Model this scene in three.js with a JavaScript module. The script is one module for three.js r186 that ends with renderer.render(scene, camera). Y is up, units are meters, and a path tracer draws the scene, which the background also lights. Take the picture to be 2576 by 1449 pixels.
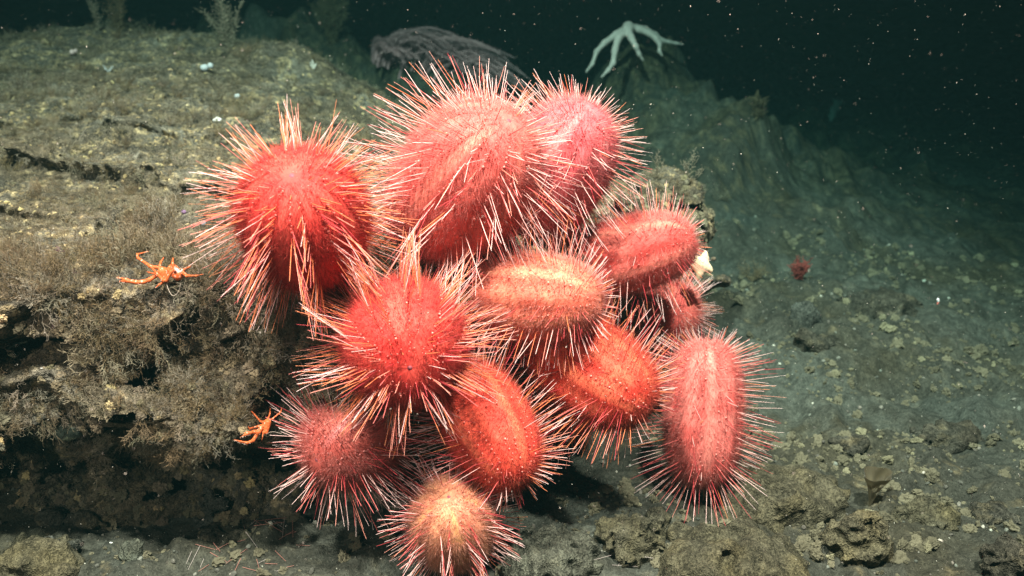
import * as THREE from 'three';
import { mergeGeometries } from 'three/addons/utils/BufferGeometryUtils.js';

// ---------------------------------------------------------------- camera, water, light, exposure
const scene = new THREE.Scene();
const TY = Math.tan(17 * Math.PI / 180), PITCH = 20 * Math.PI / 180;
const camera = new THREE.PerspectiveCamera(34, 16 / 9, 0.05, 80);
camera.position.set(0, 0.9, 1.6);
camera.lookAt(0, 0.9 - Math.sin(PITCH), 1.6 - Math.cos(PITCH));
camera.focus = 1.36;
camera.userData.fStop = 4.5;
const renderer = new THREE.WebGLRenderer({ antialias: true });
renderer.toneMapping = THREE.LinearToneMapping;
renderer.toneMappingExposure = 1;
renderer.shadowMap.enabled = true;
scene.background = new THREE.Color().setRGB(0.0011, 0.0024, 0.0062);   // open deep water, no daylight
scene.fog = new THREE.FogExp2(new THREE.Color().setRGB(0.10, 0.35, 0.36), 0.0062);

// ---------------------------------------------------------------- helpers
const V = (x, y, z) => new THREE.Vector3(x, y, z);
const rngOf = (s) => () => { s = (s + 0x6d2b79f5) | 0; let t = Math.imul(s ^ (s >>> 15), 1 | s); t = (t + Math.imul(t ^ (t >>> 7), 61 | t)) ^ t; return ((t ^ (t >>> 14)) >>> 0) / 4294967296; };
const lerp = (a, b, t) => a + (b - a) * t, clamp = (x, a = 0, b = 1) => Math.min(b, Math.max(a, x));
const smooth = (a, b, x) => { const t = clamp((x - a) / (b - a)); return t * t * (3 - 2 * t); };
const RIGHT = V(1, 0, 0), UP = V(0, Math.cos(PITCH), -Math.sin(PITCH)), FWD = V(0, -Math.sin(PITCH), -Math.cos(PITCH));
const K = TY * (16 / 9) / 1288;                                        // metres per photo pixel (photo 2576 wide) at 1 m
const at = (px, py, d) => camera.position.clone().addScaledVector(RIGHT, (px - 1288) * K * d).addScaledVector(UP, (724.5 - py) * K * d).addScaledVector(FWD, d);
const dirOf = (x, y, z) => V(0, 0, 0).addScaledVector(RIGHT, x).addScaledVector(UP, y).addScaledVector(FWD, -z).normalize();

// gradient noise
const PERM = new Uint8Array(512);
{ const r = rngOf(77), p = [...Array(256).keys()]; for (let i = 255; i > 0; i--) { const j = Math.floor(r() * (i + 1)); [p[i], p[j]] = [p[j], p[i]]; } for (let i = 0; i < 512; i++) PERM[i] = p[i & 255]; }
const GX = new Float32Array(256), GY = new Float32Array(256), GZ = new Float32Array(256);
{ const r = rngOf(5); for (let i = 0; i < 256; i++) { const u = r() * 2 - 1, a = r() * 6.2832, s = Math.sqrt(1 - u * u); GX[i] = s * Math.cos(a); GY[i] = s * Math.sin(a); GZ[i] = u; } }
function noise(x, y, z) {
  const X = Math.floor(x), Y = Math.floor(y), Z = Math.floor(z); x -= X; y -= Y; z -= Z;
  const u = x * x * x * (x * (x * 6 - 15) + 10), v = y * y * y * (y * (y * 6 - 15) + 10), w = z * z * z * (z * (z * 6 - 15) + 10);
  const a = X & 255, b = Y & 255, c = Z & 255, A = PERM[a] + b, B = PERM[(a + 1) & 255] + b;
  const AA = PERM[A & 255] + c, AB = PERM[(A + 1) & 255] + c, BA = PERM[B & 255] + c, BB = PERM[(B + 1) & 255] + c;
  const g = (h, p, q, s) => { h = PERM[h & 255]; return GX[h] * p + GY[h] * q + GZ[h] * s; };
  const x1 = x - 1, y1 = y - 1, z1 = z - 1;
  return 1.6 * lerp(lerp(lerp(g(AA, x, y, z), g(BA, x1, y, z), u), lerp(g(AB, x, y1, z), g(BB, x1, y1, z), u), v), lerp(lerp(g(AA + 1, x, y, z1), g(BA + 1, x1, y, z1), u), lerp(g(AB + 1, x, y1, z1), g(BB + 1, x1, y1, z1), u), v), w);
}
const fbm = (x, y, z, n) => { let s = 0, a = 0.5; for (let i = 0; i < n; i++) { s += a * noise(x, y, z); x = x * 2.03 + 11.3; y = y * 2.03 + 5.1; z = z * 2.03 + 7.7; a *= 0.5; } return s; };
const ridge = (x, y, z) => 1 - 2 * Math.abs(noise(x, y, z));

// names, labels
const used = new Map();
function named(o, name) { const n = used.get(name) ?? 0; used.set(name, n + 1); o.name = n ? name + '_' + String(n).padStart(3, '0') : name; return o; }
function tag(o, label, category, group, kind) { o.userData = { ...(label && { label }), ...(category && { category }), ...(group && { group }), ...(kind && { kind }) }; return o; }
const shadowed = (m) => { m.castShadow = m.receiveShadow = true; return m; };
function part(name, geo, mat, parent, kind, label) { const m = shadowed(new THREE.Mesh(geo, mat)); m.name = name; if (kind) m.userData.kind = kind; if (label) m.userData.label = label; parent.add(m); return m; }
function single(name, geo, mat, label, category, group, kind) { const m = named(shadowed(new THREE.Mesh(geo, mat)), name); tag(m, label, category, group, kind); scene.add(m); return m; }
function thing(name, label, category, group, pos) { const g = named(new THREE.Group(), name); tag(g, label, category, group); if (pos) g.position.copy(pos); scene.add(g); return g; }

// a collector of tubes and cones with colours per vertex
class Buf {
  constructor() { this.p = []; this.c = []; this.i = []; }
  tube(pts, rad, sides, c0, c1 = c0) {
    const n = pts.length, base = this.p.length / 3, t = V(), a = V(), b = V();
    for (let k = 0; k < n; k++) {
      t.subVectors(pts[Math.min(n - 1, k + 1)], pts[Math.max(0, k - 1)]).normalize();
      a.set(0, 1, 0); if (Math.abs(t.y) > 0.9) a.set(1, 0, 0);
      a.cross(t).normalize(); b.crossVectors(t, a);
      const r = typeof rad === 'function' ? rad(k / (n - 1)) : rad[k], f = k / (n - 1);
      for (let s = 0; s < sides; s++) {
        const g = s / sides * 6.28319, x = Math.cos(g) * r, y = Math.sin(g) * r;
        this.p.push(pts[k].x + a.x * x + b.x * y, pts[k].y + a.y * x + b.y * y, pts[k].z + a.z * x + b.z * y);
        this.c.push(lerp(c0[0], c1[0], f), lerp(c0[1], c1[1], f), lerp(c0[2], c1[2], f));
      }
      if (k) for (let s = 0; s < sides; s++) { const s1 = (s + 1) % sides, q = base + (k - 1) * sides, w = q + sides; this.i.push(q + s, q + s1, w + s, q + s1, w + s1, w + s); }
    }
    const e = base + (n - 1) * sides; for (let s = 1; s < sides - 1; s++) this.i.push(e, e + s, e + s + 1);
    return this;
  }
  ball(c, r, col, seg = 6, stretch = V(1, 1, 1)) {
    const base = this.p.length / 3, rows = Math.max(3, seg >> 1);
    for (let j = 0; j <= rows; j++) for (let k = 0; k < seg; k++) { const th = j / rows * Math.PI, ph = k / seg * 6.28319; this.p.push(c.x + r * stretch.x * Math.sin(th) * Math.cos(ph), c.y + r * stretch.y * Math.cos(th), c.z + r * stretch.z * Math.sin(th) * Math.sin(ph)); this.c.push(...col); }
    for (let j = 0; j < rows; j++) for (let k = 0; k < seg; k++) { const a = base + j * seg + k, b = base + j * seg + (k + 1) % seg; this.i.push(a, b, a + seg, b, b + seg, a + seg); }
    return this;
  }
  geo() {
    const g = new THREE.BufferGeometry();
    g.setAttribute('position', new THREE.BufferAttribute(new Float32Array(this.p), 3));
    g.setAttribute('color', new THREE.BufferAttribute(new Float32Array(this.c), 3));
    g.setIndex(this.i); g.computeVertexNormals(); return g;
  }
}

// sparse surface nets over a signed distance: rough(x,y,z) is a cheap bound, f the full field
function mesher(f, rough, slack, lo, hi, cell, keep) {
  const B = 8, n = [0, 1, 2].map((k) => Math.ceil((hi[k] - lo[k]) / cell / B)), N = n.map((k) => k * B + 2), verts = new Map(), pos = [], quads = [];
  const key = (i, j, k) => i + N[0] * (j + N[1] * k), S = new Float32Array((B + 1) ** 3), at3 = (i, j, k) => i + (B + 1) * (j + (B + 1) * k), reach = cell * B * 0.87 + slack;
  for (let bz = 0; bz < n[2]; bz++) for (let by = 0; by < n[1]; by++) for (let bx = 0; bx < n[0]; bx++) {
    const ox = lo[0] + bx * B * cell, oy = lo[1] + by * B * cell, oz = lo[2] + bz * B * cell, h = B * cell / 2;
    if (Math.abs(rough(ox + h, oy + h, oz + h)) > reach || (keep && (!keep(ox + h, oy + h, oz + h) || Math.abs(f(ox + h, oy + h, oz + h)) > cell * B * 1.25))) continue;
    for (let k = 0; k <= B; k++) for (let j = 0; j <= B; j++) for (let i = 0; i <= B; i++) S[at3(i, j, k)] = f(ox + i * cell, oy + j * cell, oz + k * cell);
    for (let k = 0; k < B; k++) for (let j = 0; j < B; j++) for (let i = 0; i < B; i++) {
      let sx = 0, sy = 0, sz = 0, c = 0, neg = 0;
      const v = (di, dj, dk) => S[at3(i + di, j + dj, k + dk)];
      for (let m = 0; m < 8; m++) if (v(m & 1, (m >> 1) & 1, m >> 2) < 0) neg++;
      if (neg === 0 || neg === 8) continue;
      for (let m = 0; m < 8; m++) for (let ax = 0; ax < 3; ax++) { if (m & (1 << ax)) continue; const x = m & 1, y = (m >> 1) & 1, z = m >> 2, a = v(x, y, z), b = v(x | (ax === 0), y | (ax === 1), z | (ax === 2)); if ((a < 0) === (b < 0)) continue; const t = a / (a - b); sx += x + (ax === 0 ? t : 0); sy += y + (ax === 1 ? t : 0); sz += z + (ax === 2 ? t : 0); c++; }
      const gi = bx * B + i, gj = by * B + j, gk = bz * B + k;
      verts.set(key(gi, gj, gk), pos.length / 3);
      pos.push(lo[0] + (gi + sx / c) * cell, lo[1] + (gj + sy / c) * cell, lo[2] + (gk + sz / c) * cell);
      const a = v(0, 0, 0) < 0;
      for (let ax = 0; ax < 3; ax++) { const b = v(+(ax === 0), +(ax === 1), +(ax === 2)) < 0; if (a !== b) quads.push(gi, gj, gk, ax, a ? 1 : 0); }
    }
  }
  const index = [];
  for (let q = 0; q < quads.length; q += 5) {
    const [i, j, k, ax, a] = [quads[q], quads[q + 1], quads[q + 2], quads[q + 3], quads[q + 4]];
    const u = ax === 0 ? [0, 1, 0] : ax === 1 ? [0, 0, 1] : [1, 0, 0], w = ax === 0 ? [0, 0, 1] : ax === 1 ? [1, 0, 0] : [0, 1, 0];
    const v0 = verts.get(key(i, j, k)), v1 = verts.get(key(i - u[0], j - u[1], k - u[2])), v2 = verts.get(key(i - u[0] - w[0], j - u[1] - w[1], k - u[2] - w[2])), v3 = verts.get(key(i - w[0], j - w[1], k - w[2]));
    if (v0 === undefined || v1 === undefined || v2 === undefined || v3 === undefined) continue;
    if (a) index.push(v0, v1, v2, v0, v2, v3); else index.push(v0, v2, v1, v0, v3, v2);
  }
  return { pos, index };
}
// to a geometry: smooth normals, a colour per vertex, box-projected uv in metres (seams split)
function solid({ pos, index }, color, uvScale) {
  const g = new THREE.BufferGeometry();
  g.setAttribute('position', new THREE.BufferAttribute(new Float32Array(pos), 3)); g.setIndex(index); g.computeVertexNormals();
  const nn = g.attributes.normal.array, nv = pos.length / 3, col = new Float32Array(nv * 3), out = [0, 0, 0];
  for (let i = 0; i < nv; i++) { color(pos[3 * i], pos[3 * i + 1], pos[3 * i + 2], out, nn, 3 * i); col.set(out, 3 * i); }
  if (!uvScale) { g.setAttribute('color', new THREE.BufferAttribute(col, 3)); return g; }
  const map = new Map(), P = [], N2 = [], C = [], U = [], I = new Uint32Array(index.length);
  for (let t = 0; t < index.length; t += 3) {
    let x = 0, y = 0, z = 0; for (let m = 0; m < 3; m++) { x += nn[3 * index[t + m]]; y += nn[3 * index[t + m] + 1]; z += nn[3 * index[t + m] + 2]; }
    x = Math.abs(x); y = Math.abs(y); z = Math.abs(z); const ax = x > y && x > z ? 0 : y > z ? 1 : 2;
    for (let m = 0; m < 3; m++) {
      const v = index[t + m], k = v * 3 + ax; let id = map.get(k);
      if (id === undefined) { id = P.length / 3; map.set(k, id); for (let c = 0; c < 3; c++) { P.push(pos[3 * v + c]); N2.push(nn[3 * v + c]); C.push(col[3 * v + c]); } const a = ax === 0 ? 2 : 0, b = ax === 1 ? 2 : 1; U.push(pos[3 * v + a] * uvScale, pos[3 * v + b] * uvScale); }
      I[t + m] = id;
    }
  }
  const o = new THREE.BufferGeometry();
  for (const [n, d, s] of [['position', P, 3], ['normal', N2, 3], ['color', C, 3], ['uv', U, 2]]) o.setAttribute(n, new THREE.BufferAttribute(new Float32Array(d), s));
  o.setIndex(new THREE.BufferAttribute(I, 1)); return o;
}
const capsule = (x, y, z, a, b, ra, rb) => { const ex = b.x - a.x, ey = b.y - a.y, ez = b.z - a.z, px = x - a.x, py = y - a.y, pz = z - a.z, t = clamp((px * ex + py * ey + pz * ez) / (ex * ex + ey * ey + ez * ez + 1e-12)); return Math.hypot(px - ex * t, py - ey * t, pz - ez * t) - lerp(ra, rb, t); };
const smin = (a, b, k) => { const h = clamp(0.5 + 0.5 * (b - a) / k); return lerp(b, a, h) - k * h * (1 - h); };

// ---------------------------------------------------------------- materials
function grainTexture(seed, size, contrast, specks) {
  const r = rngOf(seed), d = new Uint8Array(size * size * 4), lay = [[8, 0.25], [24, 0.3], [64, 0.4], [160, 0.5], [340, 0.5]].map(([n, w]) => { const a = new Float32Array(n * n); for (let i = 0; i < a.length; i++) a[i] = r(); return [n, w, a]; });
  const val = new Float32Array(size * size);
  for (let y = 0; y < size; y++) for (let x = 0; x < size; x++) {
    let s = 0, W = 0;
    for (const [n, w, a] of lay) { const u = x / size * n, v = y / size * n, i = Math.floor(u), j = Math.floor(v), f = u - i, g = v - j, fx = f * f * (3 - 2 * f), gy = g * g * (3 - 2 * g), i1 = (i + 1) % n, j1 = (j + 1) % n; s += w * lerp(lerp(a[j * n + i], a[j * n + i1], fx), lerp(a[j1 * n + i], a[j1 * n + i1], fx), gy); W += w; }
    val[y * size + x] = s / W;
  }
  const put = (i, a, b, c) => { d[4 * i] = clamp(a, 0, 255); d[4 * i + 1] = clamp(b, 0, 255); d[4 * i + 2] = clamp(c, 0, 255); d[4 * i + 3] = 255; };
  for (let i = 0; i < val.length; i++) { const v = 178 + (val[i] - 0.5) * 2 * contrast; put(i, v * 1.0, v * 0.99, v * 0.97); }
  for (let k = 0; k < specks; k++) { const x = Math.floor(r() * size), y = Math.floor(r() * size), w = r() < 0.2 ? 3 : 2, light = r() < 0.55, c = light ? 225 + r() * 30 : 60 + r() * 50; for (let j = 0; j < w; j++) for (let i = 0; i < w; i++) put(((y + j) % size) * size + (x + i) % size, c, c * 0.97, c * 0.9); }
  const t = new THREE.DataTexture(d, size, size); t.wrapS = t.wrapT = THREE.RepeatWrapping; t.magFilter = THREE.LinearFilter; t.colorSpace = THREE.SRGBColorSpace; t.needsUpdate = true;
  const hb = new Uint8Array(size * size * 4); for (let i = 0; i < val.length; i++) { const v = clamp(128 + (val[i] - 0.5) * 420, 0, 255); hb[4 * i] = hb[4 * i + 1] = hb[4 * i + 2] = v; hb[4 * i + 3] = 255; }
  const b = new THREE.DataTexture(hb, size, size); b.wrapS = b.wrapT = THREE.RepeatWrapping; b.magFilter = THREE.LinearFilter; b.needsUpdate = true;
  return [t, b];
}
const [rockMap, rockBump] = grainTexture(11, 1024, 150, 5200), [siltMap, siltBump] = grainTexture(12, 1024, 90, 5000);
const std = (o) => new THREE.MeshPhysicalMaterial({ roughness: 0.9, specularIntensity: 0.22, ...o });   // in water little light mirrors off a wet surface
const M = {
  rock: std({ vertexColors: true, map: rockMap, bumpMap: rockBump, bumpScale: 0.004, roughness: 0.97 }),
  silt: std({ vertexColors: true, map: siltMap, bumpMap: siltBump, bumpScale: 0.0022, roughness: 0.98 }),
  vc: std({ vertexColors: true }), skin: std({ vertexColors: true, roughness: 0.55 }), spine: std({ vertexColors: true, roughness: 0.4, specularIntensity: 0.45 }), hair: std({ vertexColors: true, roughness: 0.6, specularIntensity: 0.12 }), wet: std({ vertexColors: true, roughness: 0.35 }),
  turf: std({ vertexColors: true, roughness: 0.95 }),
};

// ---------------------------------------------------------------- the water body, the lamps of the vehicle and an added fill light
{
  const g = new THREE.BoxGeometry(44, 22, 44);
  const m = new THREE.MeshPhysicalMaterial({ transmission: 1, thickness: 1, ior: 1, roughness: 0, specularIntensity: 0, attenuationColor: new THREE.Color().setRGB(0.81, 0.982, 0.975), attenuationDistance: 1 });
  const w = single('water', g, m, 'clear dark green deep sea water filling the whole scene', 'water', null, 'structure');
  w.position.set(0, 4, -6); w.castShadow = w.receiveShadow = false;
}
function floodlight(pos, target, intensity, angle, color, soft, label) {
  const g = thing('floodlight', label, 'floodlight', null, pos); g.lookAt(target);
  const dark = std({ color: 0x202224, roughness: 0.5, metalness: 0.6 });
  const body = new THREE.LatheGeometry([[0, -0.16], [0.03, -0.16], [0.035, -0.1], [0.06, -0.06], [0.064, 0], [0.056, 0], [0.05, -0.03], [0, -0.03]].map((p) => new THREE.Vector2(...p)), 24).rotateX(Math.PI / 2);
  part('housing', body, dark, g); part('bracket', new THREE.BoxGeometry(0.02, 0.12, 0.02).translate(0, 0.12, -0.07), dark, g);
  const lens = part('lens', new THREE.CircleGeometry(0.054, 24).translate(0, 0, -0.012), std({ color: 0x222222, emissive: 0xffffff, emissiveIntensity: 1.5 }), g); lens.castShadow = false;
  const s = new THREE.SpotLight(color, intensity, 0, angle, 1, 2); s.name = 'beam'; s.position.set(0, 0, 0.02); s.castShadow = true; s.shadow.radius = soft; s.shadow.mapSize.set(2048, 2048);
  const tgt = new THREE.Object3D(); tgt.name = 'aim'; tgt.position.set(0, 0, 1); g.add(tgt); s.target = tgt; g.add(s);
}
const WARM = new THREE.Color().setRGB(1, 0.432, 0.385);
floodlight(V(-0.75, 2.95, 1.3), V(-0.42, 0.3, -0.2), 152, 0.68, WARM, 2.5, 'left floodlight of the diving vehicle, above the view');
floodlight(V(0.65, 3.0, 1.3), V(0.27, 0.05, 0.1), 150, 0.60, WARM, 2.5, 'right floodlight of the diving vehicle, above the view');
floodlight(V(-0.95, 1.55, 2.4), V(-0.55, 0.3, 0.3), 14, 0.40, WARM, 3, 'small low fill light added left behind the view to brighten the dark rock face');  // added fill, aimed to lift the dim lower left rock face

// ---------------------------------------------------------------- terrain fields
const bump = (x, z, cx, cz, rx, rz, h) => { const d = ((x - cx) / rx) ** 2 + ((z - cz) / rz) ** 2; return d > 9 ? 0 : h * Math.exp(-d); };
function seabedBase(x, z) {
  let y = -0.10 * smooth(-0.7, -1.3, z) * smooth(0.5, 1.2, x);
  y += 0.05 * smooth(0.05, 0.16, 0.27 - Math.hypot((x - 0.72) / 1.25, (z + 0.52) / 1.0) * 0.6) ;
  y += bump(x, z, 0.44, -2.15, 0.19, 0.3, 0.26) + bump(x, z, 0.64, -2.2, 0.2, 0.3, 0.29) + bump(x, z, 0.55, -1.8, 0.5, 0.4, 0.12) + bump(x, z, 0.98, -2.05, 0.3, 0.4, 0.19) + bump(x, z, 0.8, -1.62, 0.16, 0.14, 0.09) + bump(x, z, 1.35, -2.0, 0.5, 0.6, 0.09) + bump(x, z, 1.0, -1.25, 0.5, 0.35, 0.13) + bump(x, z, 0.62, -1.5, 0.3, 0.4, 0.16);
  y += bump(x, z, -0.75, -2.3, 0.36, 0.45, 0.47) + bump(x, z, -1.25, -2.55, 0.42, 0.45, 0.36) + bump(x, z, -0.27, -2.1, 0.27, 0.42, 0.38) + bump(x, z, -2.0, -2.8, 0.8, 0.5, 0.4);
  return y;
}
function seabed(x, z) {
  const far = smooth(-0.9, -1.6, z), w = 0.1 * noise(x * 3, 1.5, z * 3);
  let y = seabedBase(x + w, z + w);
  y += 0.022 * fbm(x * 3.1, 0.3, z * 3.1, 3) + lerp(0.010, 0.045, far) * ridge(x * 4.5 + 3, 2.2, z * 4.5) + lerp(0.012, 0.02, far) * fbm(x * 16, 4.4, z * 16, 3);
  const r = Math.max(0, noise(x * 9 + 9, 7.7, z * 9) - 0.15), rough = smooth(0.05, 0.4, x) * (1 - far); y += r * lerp(0.045, 0.13, far) + rough * (0.020 * fbm(x * 8 + 1, 1.1, z * 8, 2) + 0.012 * ridge(x * 13, 6, z * 13) + 0.010 * fbm(x * 34, 2, z * 34, 2));                 // lumps
  const q = Math.max(0, noise(x * 26, 9.1, z * 26) - 0.2); y += q * 0.022;
  return y;
}
const POLY = [[-2.9, 0.62], [-0.78, 0.40], [-0.5, 0.365], [-0.3, 0.35], [-0.12, 0.31], [0.02, 0.23], [0.12, 0.13], [0.2, 0.0], [0.32, -0.14], [0.39, -0.28], [0.41, -0.42], [0.34, -0.56], [0.1, -0.78], [-0.22, -1.02], [-0.45, -1.3], [-0.9, -1.55], [-2.9, -1.75]];
function polyDist(x, z) {
  let d = 1e9, inside = false;
  for (let i = 0, j = POLY.length - 1; i < POLY.length; j = i++) {
    const [ax, az] = POLY[j], [bx, bz] = POLY[i], ex = bx - ax, ez = bz - az, t = clamp(((x - ax) * ex + (z - az) * ez) / (ex * ex + ez * ez));
    d = Math.min(d, (x - ax - ex * t) ** 2 + (z - az - ez * t) ** 2);
    if ((az > z) !== (bz > z) && x < (bx - ax) * (z - az) / (bz - az) + ax) inside = !inside;
  }
  return inside ? -Math.sqrt(d) : Math.sqrt(d);
}
function topHeight(x, z) {
  let h = 0.475 + 0.085 * smooth(-0.1, -1.3, z) * smooth(-0.25, -1.0, x) - 0.15 * smooth(-0.05, 0.25, x) - 0.03 * smooth(0.0, -0.9, z) * smooth(-0.55, -0.1, x);
  h += bump(x, z, -0.62, -1.15, 0.15, 0.12, 0.07) + bump(x, z, -0.36, -0.9, 0.12, 0.12, 0.035) + bump(x, z, -1.3, -1.35, 0.4, 0.22, 0.045) + bump(x, z, 0.33, -0.40, 0.11, 0.12, 0.125);
  return h;
}
const planGrid = (f) => { const n = 480, x0 = -3, z0 = -2.2, s = 4 / n, g = new Float32Array((n + 1) ** 2); for (let j = 0; j <= n; j++) for (let i = 0; i <= n; i++) g[j * (n + 1) + i] = f(x0 + i * s, z0 + j * s);
  return (x, z) => { const u = clamp((x - x0) / s, 0, n - 0.001), v = clamp((z - z0) / s, 0, n - 0.001), i = Math.floor(u), j = Math.floor(v), a = u - i, b = v - j, q = j * (n + 1) + i; return lerp(lerp(g[q], g[q + 1], a), lerp(g[q + n + 1], g[q + n + 2], a), b) + Math.max(0, Math.abs(x + 1) - 2, Math.abs(z + 0.2) - 2); }; };
const planDist = planGrid(polyDist), planTop = planGrid(topHeight);
// low shelves that step up towards the back, each with an undercut lip
function shelves(x, y, z) {
  const wx = x + 0.05 * noise(x * 7, 0, z * 7), n1 = 0.10 * noise(x * 2.6 + 4, 0.7, 1.2) + 0.03 * noise(x * 11, 0.2, 5);
  const k = -(y - 0.5) * 1.5, zz = z + k;
  let s = 0.026 * (1 + 0.5 * Math.exp(-(((x + 0.88) / 0.2) ** 2))) * smooth(0.012, -0.012, zz - (-0.10 + n1 + 0.22 * (wx + 0.55))) * smooth(-0.28, -0.42, x);
  s += 0.03 * smooth(0.01, -0.01, zz - (0.14 + n1 * 0.8 + 0.25 * (wx + 0.7))) * smooth(-0.45, -0.56, x);
  s += 0.018 * smooth(0.01, -0.01, zz - (-0.38 + n1 + 0.1 * wx)) * smooth(-0.15, -0.3, x);
  return s - 0.03;
}
const HOLES = [[-0.62, 0.475, 0.16, 0.055], [-0.5, 0.47, 0.08, 0.04], [-0.42, 0.50, -0.05, 0.03], [-0.70, 0.5, -0.1, 0.05], [-0.52, 0.33, 0.38, 0.06], [-0.68, 0.20, 0.34, 0.08], [-0.45, 0.40, 0.40, 0.03], [-0.35, 0.28, 0.33, 0.045], [-0.36, 0.555, -0.52, 0.03], [-0.82, 0.38, 0.4, 0.05]];
function ledgeRough(x, y, z) {
  const under = 0.17 * smooth(0.25, 0.08, y) + (0.045 * smooth(0.45, 0.37, y) - 0.04 * smooth(0.37, 0.29, y) * (0.45 + 0.55 * smooth(-0.62, -0.45, x))) * smooth(0.05, -0.15, x) - 0.05 * smooth(0.08, 0.0, y);
  const a = planDist(x, z) + under, b = y - planTop(x, z), R = 0.07, u = Math.max(a + R, 0), v = Math.max(b + R, 0);
  return Math.min(Math.max(a + R, b + R), 0) + Math.hypot(u, v) - R;
}
function ledge(x, y, z) {
  let d = ledgeRough(x, y, z);
  if (Math.abs(d) > 0.14) return d;
  const top = smooth(0.40, 0.5, y);
  if (top > 0) d -= shelves(x, y, z) * top * 0.9;
  d -= 0.050 * fbm(x * 4.2, y * 5.5, z * 4.2, 2) * lerp(1.4, 0.6, top);
  const side = 1 - smooth(0.38, 0.47, y); d -= lerp(0.040, 0.013, top) * ridge(x * 8 + 5, y * 13, z * 8) + lerp(0.024, 0.016, top) * fbm(x * 17, y * 22, z * 17, 2);
  d -= side * 0.05 * Math.max(0, noise(x * 12 + 2, y * 13, z * 9)); d += side * 0.13 * Math.max(0, noise(x * 7.5 + 20, y * 10, z * 6) - 0.12);
  if (Math.abs(d) > 0.05) return d;
  for (const [a, b, c, r] of HOLES) { const e = r - Math.hypot(x - a, (y - b) * 1.5, z - c) + 0.012 * noise(x * 40, y * 40, z * 40); if (e > -0.03) d = -smin(-d, -e, 0.012); }
  const pit = noise(x * 34, y * 34, z * 34), p2 = noise(x * 75 + 3, y * 75, z * 75);
  return d + 0.016 * Math.max(0, pit - 0.10) + 0.014 * Math.max(0, p2 - 0.15) + 0.003 * p2 - 0.008 * Math.max(0, noise(x * 46, y * 46 + 9, z * 46) - 0.1) * (0.4 + smooth(0, 0.3, noise(x * 6, y * 6 + 3, z * 6)));
}
const mixc = (o, a, b, t) => { for (let k = 0; k < 3; k++) o[k] = lerp(a[k], b[k], t); };
const TAN = [0.45, 0.36, 0.215], BROWN = [0.165, 0.135, 0.096], GREY = [0.195, 0.183, 0.155], PALE = [0.55, 0.50, 0.36], SLATE = [0.20, 0.24, 0.22], SILT = [0.162, 0.160, 0.132], MOUND = [0.26, 0.28, 0.245], OLIVE = [0.172, 0.148, 0.095], tmpc = [0, 0, 0];
function rockColor(x, y, z, o) {
  const a = fbm(x * 6, y * 6, z * 6 + 3, 3), b = fbm(x * 30, y * 30, z * 30, 3), c = noise(x * 95, y * 95, z * 95);
  mixc(o, BROWN, GREY, smooth(-0.25, 0.3, a));
  const tan = smooth(-0.04, 0.28, b + a * 0.6) * smooth(-0.35, 0.25, c); mixc(o, o, TAN, (0.75 + 0.25 * smooth(0.36, 0.5, y)) * tan);
  const pale = smooth(0.38, 0.55, b) * smooth(0.1, 0.4, c); mixc(o, o, PALE, pale);
  const s = (1 + 0.34 * c) * (0.88 + 0.5 * smooth(-0.3, 0.5, noise(x * 14 + 7, y * 14, z * 14))); o[0] *= s; o[1] *= s; o[2] *= s;
}
{
  const inView = (x, y, z) => { const d = (0.9 - y) * Math.sin(PITCH) + (1.6 - z) * Math.cos(PITCH); return Math.abs(x) < 0.66 * d + 0.12 && !(y < 0.2 && z < -0.35 && x < 0.3) && !(y < 0.38 && z < -0.7); };
  const near = mesher(ledge, ledgeRough, 0.075, [-1.6, -0.04, -0.72], [0.62, 0.70, 0.60], 0.0044, inView), far = mesher(ledge, ledgeRough, 0.075, [-2.35, 0.30, -1.9], [0.5, 0.82, -0.70], 0.0068, inView);
  const join = (a, b) => { const n = a.pos.length / 3; return { pos: a.pos.concat(b.pos), index: a.index.concat(b.index.map((v) => v + n)) }; };
  const r = join(near, far);
  single('rock_outcrop', solid(r, rockColor, 2.6), M.rock, 'brown encrusted rock ledge with overhanging front under the pink urchins', 'rock outcrop', null, 'structure');
  globalThis.LEDGE = r;
}
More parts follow.
